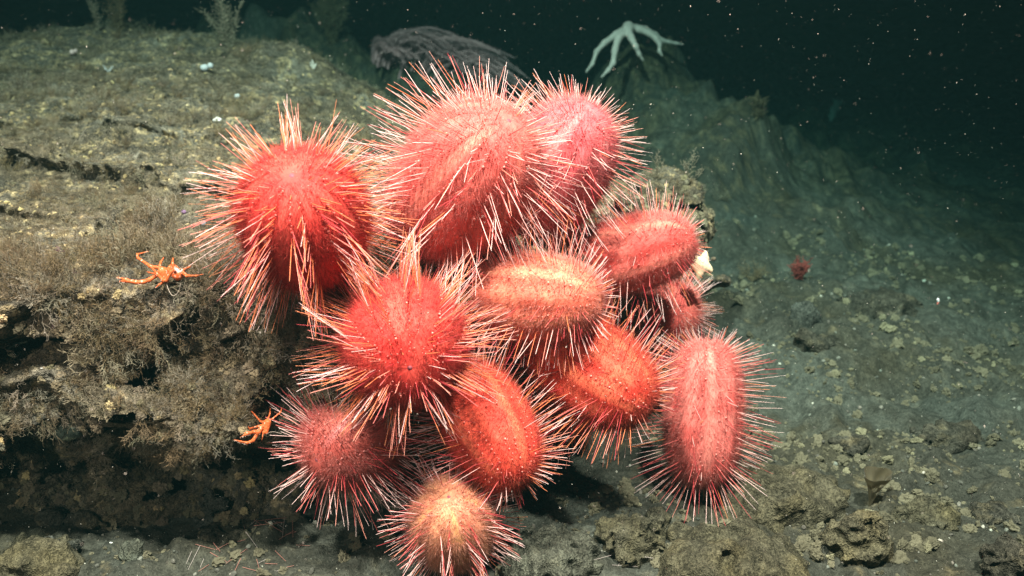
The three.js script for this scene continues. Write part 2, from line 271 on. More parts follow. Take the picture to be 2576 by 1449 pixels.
{ // the seabed, one sheet: fine near the view, coarse far away
  const axis = (a, b, step, grow, end) => { const o = []; let x = a; while (x < b) { o.push(x); x += step; } let s = step; while (x < end) { o.push(x); s *= grow; x += s; } o.push(end); return o; };
  const xs = [...axis(0.75, 0.75, 0.007, 1.035, 18).map((v) => -v).reverse(), ...axis(-0.743, 1.1, 0.0065, 1.03, 18)], zs = axis(-0.75, 0.75, 0.0055, 1.0045, 20).map((v) => -v);
  const P = new Float32Array(xs.length * zs.length * 3), C = new Float32Array(P.length), U = new Float32Array(xs.length * zs.length * 2), I = [], o = [0, 0, 0]; let i = 0;
  for (const z of zs) for (const x of xs) {
    const y = seabed(x, z); P.set([x, y, z], 3 * i); U.set([x * 2.3, z * 2.3], 2 * i);
    const a = fbm(x * 4, 2, z * 4, 3), b = fbm(x * 22, 5, z * 22, 3), c = noise(x * 80, 3, z * 80), far = smooth(-0.9, -1.7, z);
    mixc(o, SILT, SLATE, smooth(0.1, 0.5, a) * 0.5); mixc(o, o, OLIVE, smooth(-0.05, 0.35, -a) * 0.8); mixc(o, o, TAN, smooth(0.1, 0.45, b + 0.3 * far) * 0.75 * smooth(-0.4, 0.2, c)); mixc(o, o, PALE, smooth(0.42, 0.6, b) * 0.7); mixc(o, o, MOUND, 0.7 * smooth(0.0, 0.35, fbm(x * 2.2 + 5, 9, z * 2.2, 2) + 0.5 * b));
    const s = 0.60 * (1 + 0.22 * c); C.set([o[0] * s, o[1] * s, o[2] * s], 3 * i); i++;
  }
  const W = xs.length; for (let r = 0; r < zs.length - 1; r++) for (let c = 0; c < W - 1; c++) { const a = r * W + c; I.push(a, a + 1, a + W, a + 1, a + W + 1, a + W); }
  const g = new THREE.BufferGeometry(); g.setAttribute('position', new THREE.BufferAttribute(P, 3)); g.setAttribute('color', new THREE.BufferAttribute(C, 3)); g.setAttribute('uv', new THREE.BufferAttribute(U, 2)); g.setIndex(I); g.computeVertexNormals();
  single('seabed', g, M.silt, 'silty grey green seabed with low reef mounds behind the rock ledge', 'seabed', null, 'structure');
}
// where the line of sight through a photo pixel meets the ground
const field = (p) => Math.min(ledge(p.x, p.y, p.z), (p.y - seabed(p.x, p.z)) * 0.8);
function hit(px, py, start = 0.9, back = 0) {
  const dir = at(px, py, 1).sub(camera.position), p = V(); let d = start;
  for (let k = 0; k < 400 && d < 9; k++) { p.copy(camera.position).addScaledVector(dir, d); const f = field(p); if (f < 0.001) break; d += Math.max(0.0015, f * 0.55); }
  return at(px, py, d - back);
}
function normalAt(p) { const e = 0.006, f = field, q = (x, y, z) => f(V(p.x + x, p.y + y, p.z + z)); return V(q(e, 0, 0) - q(-e, 0, 0), q(0, e, 0) - q(0, -e, 0), q(0, 0, e) - q(0, 0, -e)).normalize(); }
const depthOf = (p) => p.clone().sub(camera.position).dot(FWD);

// ---------------------------------------------------------------- sea urchins
const SPINES = [ // colour at the root, at the tip
  [[0.76, 0.33, 0.29], [0.90, 0.72, 0.70]], [[0.72, 0.14, 0.09], [0.84, 0.40, 0.32]], [[0.76, 0.15, 0.045], [0.80, 0.30, 0.15]], [[0.62, 0.05, 0.05], [0.70, 0.22, 0.20]], [[0.35, 0.02, 0.03], [0.48, 0.06, 0.07]],
].map(([a, b]) => { const g = new Buf(); g.tube([V(0, 0, 0), V(0, 0.12, 0), V(0, 0.6, 0), V(0, 0.97, 0), V(0, 1, 0)], [0.8, 1, 0.82, 0.56, 0.2], 6, a, b); return g.geo(); });
const addSpine = (buf, c, d, len, r, ca, cb, sides = 3) => buf.tube([c, c.clone().addScaledVector(d, len)], [r, r * 0.35], sides, ca, cb);
function hair(buf, c, d, len, r, ca, cb) {                             // a three-sided needle
  const a = V(d.z, d.x, -d.y).cross(d).normalize(), b = V().crossVectors(d, a), n = buf.p.length / 3;
  for (let k = 0; k < 3; k++) { const g = k * 2.0944, x = Math.cos(g) * r, y = Math.sin(g) * r; buf.p.push(c.x + a.x * x + b.x * y, c.y + a.y * x + b.y * y, c.z + a.z * x + b.z * y); buf.c.push(...ca); }
  buf.p.push(c.x + d.x * len, c.y + d.y * len, c.z + d.z * len); buf.c.push(...cb);
  buf.i.push(n, n + 1, n + 3, n + 1, n + 2, n + 3, n + 2, n, n + 3);
}
function urchin(seed, px, py, depth, Rpx, Hpx, axis, look, label) {
  const o = { ...look, step: look.step ?? (look.open ? 0.0225 : 0.0185) }; for (const k of ['skin', 'skin2', 'band', 'hair']) o[k] = look[k].map((v) => v * 0.97);
  const rnd = rngOf(seed), R = Rpx * K * depth * 0.965, H = Hpx * K * depth * 0.97, c = at(px, py, depth), a = dirOf(...axis), nexp = o.n ?? 2.35;
  const g = thing('sea_urchin', label, 'sea urchin', 'pink sea urchins clustered on the rock', c);
  const q = new THREE.Quaternion().setFromUnitVectors(V(0, 1, 0), a).multiply(new THREE.Quaternion().setFromAxisAngle(V(0, 1, 0), o.turn ?? rnd() * 6)); g.quaternion.copy(q);
  const qi = q.clone().invert(), view = camera.position.clone().sub(c).normalize().applyQuaternion(qi);
  const radius = (t) => R * Math.pow(Math.max(0, 1 - Math.pow(Math.abs(t), nexp)), 1 / nexp);
  // u from 0 (top) to 1 (bottom) round the profile
  const prof = (u) => { const th = u * Math.PI, t = Math.cos(th); return [Math.sign(t) * Math.pow(Math.abs(t), 0.92) * H, radius(Math.sign(t) * Math.pow(Math.abs(t), 0.92))]; };
  const rib = (ph, u) => 1 + (0.030 * Math.cos(10 * ph) - 0.028 * Math.pow(Math.max(0, Math.cos(5 * ph)), 8)) * Math.sin(Math.PI * clamp(u)) ;
  const point = (u, ph, k = 1) => { const [y, r] = prof(u), s = r * rib(ph, u) * k; return V(Math.cos(ph) * s, y * (k > 1 ? k : 1), Math.sin(ph) * s); };
  const nrm = (u, ph) => { const e = 0.004, A = point(Math.max(0.001, u - e), ph), B = point(Math.min(0.999, u + e), ph), C = point(u, ph - e * 2), D = point(u, ph + e * 2); return D.sub(C).cross(B.sub(A)).normalize().negate(); };
  // skin
  { const nu = 70, nv = 160, P = [], C = [], I = [];
    for (let i = 0; i <= nu; i++) for (let j = 0; j < nv; j++) {
      const u = i / nu, ph = j / nv * Math.PI * 2, p = point(u, ph), n = noise(p.x * 260 + seed, p.y * 260, p.z * 260), f = noise(p.x * 30 + seed * 3, p.y * 30, p.z * 30);
      p.multiplyScalar(1 + 0.006 * n); P.push(p.x, p.y, p.z);
      const band = Math.pow(Math.max(0, Math.cos(5 * ph)), 6) * smooth(0.03, 0.2, u), s = 1 + 0.35 * n;
      for (let k = 0; k < 3; k++) C.push(clamp(lerp(lerp(o.skin[k], o.skin2[k], smooth(-0.4, 0.5, f)), o.band[k], band * 0.75) * s, 0, 0.9));
    }
    for (let i = 0; i < nu; i++) for (let j = 0; j < nv; j++) { const A = i * nv + j, B = i * nv + (j + 1) % nv; I.push(A, B, A + nv, B, B + nv, A + nv); }
    const gg = new THREE.BufferGeometry(); gg.setAttribute('position', new THREE.BufferAttribute(new Float32Array(P), 3)); gg.setAttribute('color', new THREE.BufferAttribute(new Float32Array(C), 3)); gg.setIndex(I); gg.computeVertexNormals();
    if (gg.attributes.normal.array.reduce((s, v, k) => s + v * P[k], 0) < 0) { I.reverse(); gg.setIndex(I); gg.computeVertexNormals(); }
    part('body', gg, M.skin, g); }
  const out = (u, ph) => { const n = nrm(u, ph), p = point(u, ph); if (n.x * p.x + n.z * p.z + n.y * p.y < 0) n.negate(); return n; };
  // the ring round the pole
  { const b = new Buf(), y = H * 0.995; for (let k = 0; k < 10; k++) { const t = k / 10 * 6.283; const q = R * (0.07 + 0.03 * rnd()); b.ball(V(Math.cos(t) * q, y - R * 0.01, Math.sin(t) * q), R * (0.016 + 0.012 * rnd()), o.skin2.map((v, m) => lerp(v, o.bead[m], 0.35)), 7, V(1, 0.7, 1)); } b.ball(V(0, y - R * 0.012, 0), R * 0.055, [0.30, 0.08, 0.10], 9, V(1, 0.5, 1)); part('pole_ring', b.geo(), M.wet, g); }
  // knobs in rows, each with its long spine
  const beads = new Buf(), rest = new Buf(), long = [], L0 = R * (o.len ?? 1.05) * 0.88;
  for (let k = 0; k < 20; k++) {
    const ph0 = (Math.floor(k / 2) + 0.5) / 10 * Math.PI * 2 + (k % 2 ? 1 : -1) * 0.125;
    const step = (o.step ?? 0.0215) * (k % 4 < 2 ? 1 : 1.2);
    for (let u = 0.06 + rnd() * step; u < 0.90; u += step * (0.9 + 0.25 * rnd())) {
      const ph = ph0 + (rnd() - 0.5) * 0.05, n = out(u, ph), p = point(u, ph), big = rnd();
      const br = R * (0.010 + 0.014 * big * big) * (o.open ? 1.15 : 1) * (u < 0.12 ? 0.7 : 1); const rr = rnd(); if (rr > 0.28) { const t = 0.2 + 0.65 * rnd(), jit = V(rnd() - 0.5, rnd() - 0.5, rnd() - 0.5).multiplyScalar(R * 0.035); beads.ball(p.clone().add(jit).addScaledVector(n, br * 0.4 + R * 0.03), br, o.bead.map((v, m) => lerp(o.skin[m], v, t)), 7); }
      const face0 = n.dot(view), bare = (o.open ?? 0.35) * smooth(0.35, 0.75, face0); if (rnd() < (u < 0.14 ? 0.5 : 0.08) + 0.5 * bare) continue;
      const down = V(0, -1, 0).addScaledVector(n, n.y).normalize(), d = n.clone().addScaledVector(down, (o.lean ?? 0.3) * (0.5 + rnd() * 0.9)).add(V(rnd() - 0.5, rnd() - 0.5, rnd() - 0.5).multiplyScalar(0.34)).normalize();
      let len = L0 * lerp(0.42, 1, smooth(0.06, 0.34, u)) * (0.55 + 0.55 * Math.pow(rnd(), 0.7)); if (rnd() < 0.1) len *= 0.5;
      const facing = n.dot(view); if (facing > 0.8 && rnd() < 0.6) len *= 0.62;
      const w = rnd(), t = o.tone, kind = w < t[0] ? 0 : w < t[0] + t[1] ? 1 : w < t[0] + t[1] + t[2] ? 2 : w < t[0] + t[1] + t[2] + t[3] ? 3 : 4;
      long.push({ p: p.clone().addScaledVector(n, br * 0.6), d, len, r: 0.00047 * (0.75 + 0.5 * rnd()) * (R / 0.075) ** 0.4, kind: rnd() < 0.75 * bare ? 3 + (rnd() < 0.6) : kind, rank: facing + 0.15 * rnd() });
    }
  }
  part('tubercle', beads.geo(), M.wet, g, 'stuff');
  long.sort((x, y) => y.rank - x.rank);
  long.forEach((s, k) => {
    if (k < 280) { const m = part('spine', SPINES[s.kind], M.spine, g); m.position.copy(s.p); m.quaternion.setFromUnitVectors(V(0, 1, 0), s.d); m.scale.set(s.r, s.len, s.r); }
    else addSpine(rest, s.p, s.d, s.len, s.r, SP0[s.kind], SP1[s.kind], 4);
  });
  part('far_spine', rest.geo(), M.spine, g, 'stuff');
  // the coat of fine short spines
  const coat = new Buf(), n1 = o.coat ?? 21000;
  for (let k = 0; k < n1; k++) {
    const cy = 1 - 2 * (k + rnd()) / n1, u = Math.acos(cy) / Math.PI, ph = rnd() * 6.28319; if (u < 0.03) continue;
    const n = out(u, ph); if (n.dot(view) < -0.5) continue;
    const down = V(0, -1, 0).addScaledVector(n, n.y).normalize(), d = n.clone().addScaledVector(down, 0.45 * rnd()).add(V(rnd() - 0.5, rnd() - 0.5, rnd() - 0.5).multiplyScalar(0.9)).normalize(), p = point(u, ph), mid = rnd() < 0.24;
    const f = 0.7 + 0.6 * rnd(), ca = [o.hair[0] * f, o.hair[1] * f, o.hair[2] * f], cb = mid ? o.mid ?? [0.62, 0.28, 0.25] : [Math.min(0.9, o.hair[0] * f * 1.15), o.hair[1] * f * 1.5 + 0.012, o.hair[2] * f * 1.5 + 0.012];
    hair(coat, p, d, R * (mid ? 0.14 + 0.24 * rnd() * rnd() : 0.06 + 0.10 * rnd()), mid ? 0.00028 : 0.00024, ca, cb);
  }
  part('short_spine', coat.geo(), M.hair, g, 'stuff');
  return g;
}
const SP0 = [[0.76, 0.33, 0.29], [0.72, 0.14, 0.09], [0.76, 0.15, 0.045], [0.62, 0.05, 0.05], [0.35, 0.02, 0.03]], SP1 = [[0.90, 0.72, 0.70], [0.84, 0.40, 0.32], [0.80, 0.30, 0.15], [0.70, 0.22, 0.20], [0.48, 0.06, 0.07]];
const RED = { skin: [0.62, 0.050, 0.042], skin2: [0.70, 0.085, 0.065], band: [0.72, 0.11, 0.08], bead: [0.82, 0.34, 0.28], hair: [0.42, 0.032, 0.03], mid: [0.58, 0.12, 0.08] };
const PINK = { skin: [0.66, 0.115, 0.10], skin2: [0.72, 0.16, 0.13], band: [0.78, 0.26, 0.19], bead: [0.85, 0.42, 0.36], hair: [0.56, 0.12, 0.105] };
const ROSE = { skin: [0.66, 0.11, 0.125], skin2: [0.72, 0.16, 0.17], band: [0.78, 0.28, 0.27], bead: [0.80, 0.34, 0.33], hair: [0.56, 0.12, 0.13] };
const PEACH = { skin: [0.68, 0.155, 0.10], skin2: [0.74, 0.23, 0.14], band: [0.80, 0.34, 0.21], bead: [0.84, 0.42, 0.34], hair: [0.56, 0.15, 0.11] };
const SCAR = { skin: [0.64, 0.060, 0.040], skin2: [0.72, 0.10, 0.06], band: [0.78, 0.19, 0.10], bead: [0.82, 0.36, 0.30], hair: [0.44, 0.042, 0.03], mid: [0.60, 0.15, 0.09] };
const OCHRE = { skin: [0.70, 0.24, 0.15], skin2: [0.74, 0.33, 0.18], band: [0.70, 0.40, 0.15], bead: [0.85, 0.45, 0.36], hair: [0.60, 0.23, 0.14] };
const T_OR = [0.22, 0.26, 0.36, 0.12], T_WH = [0.62, 0.2, 0.08, 0.06], T_MX = [0.45, 0.25, 0.14, 0.1], T_GR = [0.5, 0.2, 0.06, 0.12];
urchin(101, 765, 552, 1.25, 163, 188, [0.03, 0.50, 0.86], { ...RED, tone: T_OR, step: 0.0145, len: 1.04, lean: 0.45 }, 'bright red sea urchin with long orange spines, leftmost on the ledge top edge');
urchin(102, 1162, 462, 1.37, 168, 236, [0.52, 0.58, 0.62], { ...PINK, tone: T_WH, step: 0.0160, len: 1.05, lean: 0.35 }, 'large coral pink sea urchin with long whitish spines, between the bright red and rose urchins');
urchin(103, 1386, 444, 1.53, 134, 216, [0.45, 0.72, 0.53], { ...ROSE, tone: T_WH, len: 0.98, lean: 0.2 }, 'rose pink sea urchin standing highest at the back, below the white starfish');
urchin(104, 1562, 646, 1.62, 98, 196, [0.91, 0.24, 0.34], { ...PINK, skin: [0.62, 0.075, 0.065], open: 1, tone: T_MX, len: 1.1, lean: 0.12 }, 'long red sea urchin lying sideways beside the cream starfish');
urchin(105, 1342, 748, 1.39, 110, 182, [0.90, -0.06, 0.43], { ...PEACH, open: 1, tone: T_MX, len: 1.0, lean: 0.15 }, 'peach coloured sea urchin lying sideways in the middle of the cluster');
urchin(106, 1668, 792, 1.8, 86, 100, [0.5, 0.3, 0.8], { ...PINK, tone: T_GR, len: 1.1, lean: 0.3, coat: 12000 }, 'dim pink sea urchin half hidden beneath the sideways red urchin');
urchin(107, 1015, 862, 1.27, 158, 165, [0.20, -0.32, 0.93], { ...RED, tone: T_OR, step: 0.0150, len: 1.04, lean: 0.4 }, 'red sea urchin with its dark pole below centre, in front of the overhang');
urchin(108, 1482, 924, 1.45, 120, 192, [0.76, -0.54, 0.36], { ...SCAR, skin2: [0.72, 0.14, 0.08], open: 1, tone: T_OR, len: 1.1, lean: 0.25 }, 'orange red sea urchin hanging just below the peach coloured urchin');
urchin(109, 892, 1100, 1.39, 118, 148, [-0.50, -0.25, 0.83], { ...ROSE, skin: [0.56, 0.11, 0.09], skin2: [0.62, 0.16, 0.13], hair: [0.44, 0.095, 0.08], open: 1, tone: [0.6, 0.12, 0.02, 0.16], len: 1.3, lean: 0.2 }, 'dusky pink sea urchin with long pale spines, lowest on the left under the overhang');
urchin(110, 1225, 1066, 1.38, 112, 185, [0.46, -0.72, 0.52], { ...SCAR, open: 1.3, tone: T_MX, len: 1.2, lean: 0.25 }, 'vivid scarlet sea urchin with sparse dark spines, hanging above the ochre urchin');
urchin(111, 1770, 1040, 1.58, 98, 188, [0.05, 0.97, -0.02], { ...PINK, skin2: [0.74, 0.20, 0.17], band: [0.78, 0.27, 0.22], open: 1, tone: T_GR, len: 1.3, lean: 0.12, n: 2.6 }, 'tall pink barrel shaped sea urchin standing upright on the seabed at the right');
urchin(112, 1138, 1316, 1.365, 109, 120, [-0.03, 0.72, 0.69], { ...OCHRE, open: 0.8, tone: [0.66, 0.14, 0.04, 0.12], len: 0.95, lean: 0.3, coat: 22000 }, 'small ochre and pink sea urchin alone on the seabed in front of the cluster');
urchin(113, 1425, 1005, 1.58, 88, 115, [0.3, -0.2, 0.93], { ...SCAR, tone: T_MX, len: 1.2, lean: 0.5, coat: 10000 }, 'dark red sea urchin mostly hidden below the orange red urchin');
//MORE
// ---------------------------------------------------------------- growth on the rock
function zigzag(buf, p, d, len, r, rnd, ca, cb, twig) {                // a stem with alternating side twigs
  const n = Math.max(3, Math.round(len / 0.006)), side = V(rnd() - 0.5, rnd() - 0.5, rnd() - 0.5).cross(d).normalize(), pts = [p.clone()], q = p.clone(), dd = d.clone();
  for (let k = 1; k <= n; k++) { dd.add(V(rnd() - 0.5, rnd() - 0.4, rnd() - 0.5).multiplyScalar(0.22)).normalize(); q.addScaledVector(dd, len / n).addScaledVector(side, (k % 2 ? 1 : -1) * len / n * 0.22); pts.push(q.clone()); }
  buf.tube(pts, (t) => r * (1 - 0.65 * t), 3, ca, cb);
  for (let k = 1; k < pts.length; k++) if (twig && rnd() < 0.85) { const e = pts[k].clone().addScaledVector(side, (k % 2 ? 1 : -1) * twig * (0.6 + 0.6 * rnd())).addScaledVector(dd, twig * 0.6).add(V(rnd() - 0.5, rnd() - 0.5, rnd() - 0.5).multiplyScalar(twig * 0.5)); buf.tube([pts[k], e], [r * 0.7, r * 0.55], 3, cb, cb); }
  return pts;
}
const TWIG = [[0.085, 0.064, 0.036], [0.16, 0.12, 0.07]], TWIGG = [[0.11, 0.095, 0.062], [0.25, 0.22, 0.16]];
function tuft(seed, stems, h, r, spread, twig, [ca, cb]) {
  const rnd = rngOf(seed), b = new Buf();
  for (let k = 0; k < stems; k++) { const a = rnd() * 6.283, s = spread * Math.sqrt(rnd()), d = V(Math.cos(a) * s, 1, Math.sin(a) * s).normalize(), len = h * (0.5 + 0.6 * rnd()), st = V(Math.cos(a), 0, Math.sin(a)).multiplyScalar(h * 0.25 * s); const pts = zigzag(b, st, d, len, r, rnd, ca, cb, twig);
    if (twig && len > 0.02) for (let m = 0; m < 3; m++) { const i = 1 + Math.floor(rnd() * (pts.length - 2)); zigzag(b, pts[i], d.clone().add(V(rnd() - 0.5, rnd() * 0.4, rnd() - 0.5).multiplyScalar(1.6)).normalize(), len * 0.4, r * 0.75, rnd, ca, cb, twig * 0.8); } }
  return b.geo();
}
function scatter(name, label, cat, geos, n, src, accept, seed, hue) {
  const rnd = rngOf(seed), lists = geos.map(() => []), nv = src.pos.length / 3, up = V(0, 1, 0), q = new THREE.Quaternion(), m = new THREE.Matrix4();
  for (let k = 0, tries = 0; k < n && tries < n * 30; tries++) {
    const i = Math.floor(rnd() * nv), p = V(src.pos[3 * i], src.pos[3 * i + 1], src.pos[3 * i + 2]), nr = V(src.nor[3 * i], src.nor[3 * i + 1], src.nor[3 * i + 2]);
    const s = accept(p, nr, rnd); if (!s) continue; k++;
    const d = nr.clone().multiplyScalar(0.8).addScaledVector(up, nr.y < -0.2 ? -0.2 : 0.45).add(V(rnd() - 0.5, rnd() - 0.5, rnd() - 0.5).multiplyScalar(0.5)).normalize();
    q.setFromUnitVectors(up, d).multiply(new THREE.Quaternion().setFromAxisAngle(up, rnd() * 6.283));
    p.addScaledVector(nr, -0.0015); m.compose(p, q, V(1, 1, 1).multiplyScalar(s)); const c = 0.7 + 0.6 * rnd(), h = hue ? hue(p, rnd) : [1, 1, 1];
    lists[Math.floor(rnd() * geos.length)].push([m.clone(), new THREE.Color().setRGB(c * h[0] * (0.95 + 0.15 * rnd()), c * h[1], c * h[2] * (0.9 + 0.2 * rnd()))]);
  }
  const g = thing(name, label, cat); g.userData.kind = 'stuff';
  geos.forEach((geo, v) => { const im = shadowed(new THREE.InstancedMesh(geo, M.turf, lists[v].length)); im.name = 'tuft'; im.userData.kind = 'stuff'; lists[v].forEach(([mm, c], k) => { im.setMatrixAt(k, mm); im.setColorAt(k, c); }); g.add(im); });
}
{
  const src = { pos: LEDGE.pos, nor: null };
  { const gg = new THREE.BufferGeometry(); gg.setAttribute('position', new THREE.BufferAttribute(new Float32Array(LEDGE.pos), 3)); gg.setIndex(LEDGE.index); gg.computeVertexNormals(); src.nor = gg.attributes.normal.array; }
  const fuzz = [0, 1, 2, 3, 4, 5, 6].map((k) => tuft(40 + k, 7 + (k % 3) * 3, 0.006 + 0.0015 * (k % 4), 0.00032, 1.0 + 0.3 * (k % 3), k % 2 ? 0.0034 : 0.002, k % 2 ? TWIGG : TWIG)), bush = [0, 1, 2, 3, 4, 5, 6].map((k) => tuft(50 + k, 5 + (k % 3) * 4, 0.022 + 0.005 * (k % 4), 0.00042, 0.6 + 0.3 * (k % 3), 0.003 + 0.0012 * (k % 3), k % 2 ? TWIG : TWIGG));
  const patch = (p) => fbm(p.x * 5 + 2, p.y * 5, p.z * 5, 2);
  scatter('hydroid_turf', 'short brown fuzzy hydroid turf covering the rock ledge', 'turf', fuzz, 26000, src, (p, n, r) => { const f = patch(p); if (r() > (smooth(-0.12, 0.16, f) + 0.07) * (p.y < 0.4 ? 0.7 : 1) || (n.y < -0.3 && r() < 0.7)) return 0; return 0.5 + 0.9 * r() * r(); }, 1);
  // crumbly encrusting nodules: tan crusts on the top, lumps on the face
  const nodules = [0, 1, 2, 3, 4].map((k) => { const g = new THREE.IcosahedronGeometry(1, 7), P = g.attributes.position, C = new Float32Array(P.count * 3); for (let i = 0; i < P.count; i++) { const x = P.getX(i), y = P.getY(i), z = P.getZ(i), n = 1 + 0.55 * noise(x * 1.5 + k * 9, y * 1.5, z * 1.5) + 0.28 * noise(x * 3.6, y * 3.6 + k * 5, z * 3.6) + 0.12 * noise(x * 8, y * 8, z * 8 + k); P.setXYZ(i, x * n, y * n * 0.75, z * n); const c = 1 + 0.35 * noise(x * 6 + k, y * 6, z * 6); C.set([c, c, c], 3 * i); } g.setAttribute('color', new THREE.BufferAttribute(C, 3)); const m = new THREE.BufferGeometry().copy(g); m.deleteAttribute('uv'); m.computeVertexNormals(); return m; });
  globalThis.NODULES = nodules;
  scatter('encrusting_crust', 'crumbly tan and grey crust nodules covering the rock ledge', 'crust', nodules, 14000, src, (p, n, r) => { const f = fbm(p.x * 7 + 9, p.y * 7, p.z * 7, 2), face = smooth(0.47, 0.40, p.y); if (n.y < -0.4 || r() > Math.max(smooth(0.02, 0.25, f), 0.5 * face) + 0.03) return 0; return 0.0012 + 0.0035 * Math.pow(r(), 2) + face * 0.0075 * Math.pow(r(), 3); }, 3, (p, r) => { const t = r() < 0.55 - 0.5 * smooth(0.47, 0.40, p.y); return t ? [0.36, 0.285, 0.155] : [0.15, 0.128, 0.085]; });
  // bushier growth: front edge at the left, and hanging from the overhang's lip
  scatter('hydroid_bush', 'bushy brown hydroid growth along the front edge of the ledge', 'turf', bush, 4300, src, (p, n, r) => {
    const edge = smooth(-0.12, -0.22, p.x) * smooth(0.06, 0.2, p.z) * smooth(0.30, 0.40, p.y), lip = smooth(0.38, 0.3, p.y) * smooth(0.06, 0.16, p.y) * smooth(0.2, 0.3, p.z) * 0.4, back = 0.10 * smooth(0.4, 0.5, p.y);
    const f = smooth(-0.1, 0.25, fbm(p.x * 8, p.y * 8 + 4, p.z * 8, 2)); if (r() > Math.max(edge, lip, back) * f) return 0; return 0.55 + 0.7 * r() * (edge > 0.4 ? 1.25 : 0.9); }, 2);
}
// ---------------------------------------------------------------- single colonies
function colony(name, label, cat, group, px, py, hpx, wpx, stems, o = {}) {
  const base = o.at ?? hit(px, py), d = depthOf(base), h = hpx * K * d, w = wpx * K * d, rnd = rngOf(Math.round(px * 7 + py)), g = thing(name, label, cat, group, base);
  for (let k = 0; k < stems; k++) {
    const b = new Buf(), a = rnd() * 6.283, s = (w / h) * (stems > 1 ? 0.3 + 0.7 * rnd() : 0.1), dd = V(Math.cos(a) * s, 1, Math.sin(a) * s * 0.6).addScaledVector(RIGHT, o.lean ?? 0).normalize(), len = h * (k ? 0.5 + 0.5 * rnd() : 1), pts = zigzag(b, V(0, -0.004, 0), dd, len, o.r ?? 0.0008, rnd, ...(o.col ?? TWIGG), o.twig ?? 0.006);
    for (let m = 0; m < (o.sub ?? 4); m++) { const i = Math.floor((0.2 + 0.75 * rnd()) * (pts.length - 1)); zigzag(b, pts[i], dd.clone().add(V((rnd() - 0.5) * 2.2, rnd() * 0.3, (rnd() - 0.5) * 1.4)).normalize(), len * (0.25 + 0.25 * rnd()), (o.r ?? 0.0008) * 0.8, rnd, ...(o.col ?? TWIGG), (o.twig ?? 0.006) * 0.8); }
    part('stem', b.geo(), M.turf, g);
  }
  return g;
}
const HG = 'hydroid colonies standing on the rock and reef';
colony('hydroid', 'tall bushy pale hydroid on the highest knoll of the ledge', 'hydroid', HG, 578, 118, 125, 60, 9, { r: 0.0013, twig: 0.011, sub: 5 });
colony('hydroid', 'dark leafy hydroid at the top edge above the left slope', 'hydroid', HG, 300, 80, 110, 45, 6, { r: 0.0013, twig: 0.016, sub: 5, col: TWIG });
colony('hydroid', 'straight hydroid stem with white flecks at the top left skyline', 'hydroid', HG, 250, 78, 95, 20, 4, { r: 0.0012, twig: 0.010 });
colony('hydroid', 'thin feathery hydroid nearest the top left corner', 'hydroid', HG, 120, 62, 60, 40, 5, { r: 0.001, twig: 0.009, col: TWIG });
colony('hydroid', 'short lone hydroid stem on the green reef beside the tall mossy one', 'hydroid', HG, 742, 100, 55, 8, 2, { r: 0.003, twig: 0.008, col: TWIG });
colony('hydroid', 'tall mossy hydroid thicket on the green reef, cut by the top edge', 'hydroid', HG, 838, 110, 130, 36, 16, { r: 0.0035, twig: 0.02, sub: 6, col: TWIG });
colony('hydroid', 'thin twig with pale tip in front of the purple coral', 'hydroid', HG, 876, 165, 70, 14, 1, { r: 0.001, twig: 0.006, sub: 3 });
colony('hydroid', 'pale branching hydroid standing in front of the dark hole in the ledge', 'hydroid', HG, 195, 455, 105, 60, 4, { r: 0.0007, twig: 0.006, sub: 4 });
colony('hydroid', 'pale upright fronds hanging before the ledge beside the red urchin', 'hydroid', HG, 318, 590, 80, 60, 5, { r: 0.0006, twig: 0.005 });
colony('hydroid', 'slender hydroid stem on the rock behind the sideways red urchin', 'hydroid', HG, 1655, 455, 80, 20, 3, { r: 0.0009, twig: 0.006 });
colony('hydroid', 'beaded hydroid branches leaning right over the rock end', 'hydroid', HG, 1735, 462, 75, 70, 6, { r: 0.0009, twig: 0.006, lean: 0.3 });
colony('hydroid', 'misty fine hydroid bush on the far right tip of the rock', 'hydroid', HG, 1800, 505, 50, 60, 9, { r: 0.0006, twig: 0.007, lean: 0.4 });
colony('hydroid', 'dark low hydroid bush on the seabed right of the cream starfish', 'hydroid', HG, 1890, 705, 50, 90, 14, { r: 0.0009, twig: 0.008, col: TWIG });
colony('hydroid', 'faint fan of fronds on the dark crest right of the white starfish', 'hydroid', HG, 1815, 215, 65, 70, 8, { r: 0.003, twig: 0.02, col: TWIG, lean: 0.2 });
colony('hydroid', 'faint feathery frond on the dark slope below the white starfish', 'hydroid', HG, 1905, 300, 60, 60, 6, { r: 0.003, twig: 0.025, col: TWIG, lean: 0.3 });
colony('polyp', 'pale feathery polyp on a short stalk in the dark right background', 'polyp', null, 2090, 305, 55, 14, 5, { r: 0.005, twig: 0.012, sub: 3, col: [[0.5, 0.55, 0.5], [0.6, 0.62, 0.58]], lean: 0.25 });
colony('red_coral', 'blurred red tuft on the slope at the right behind the rocks', 'coral', null, 2010, 702, 52, 42, 46, { r: 0.0022, twig: 0.008, sub: 2, col: [[0.19, 0.032, 0.03], [0.24, 0.055, 0.045]] });
colony('orange_coral', 'fuzzy orange tuft cut by the left edge of the view', 'coral', null, 8, 672, 30, 40, 26, { r: 0.0008, twig: 0.004, sub: 1, col: [[0.5, 0.16, 0.06], [0.65, 0.25, 0.12]] });
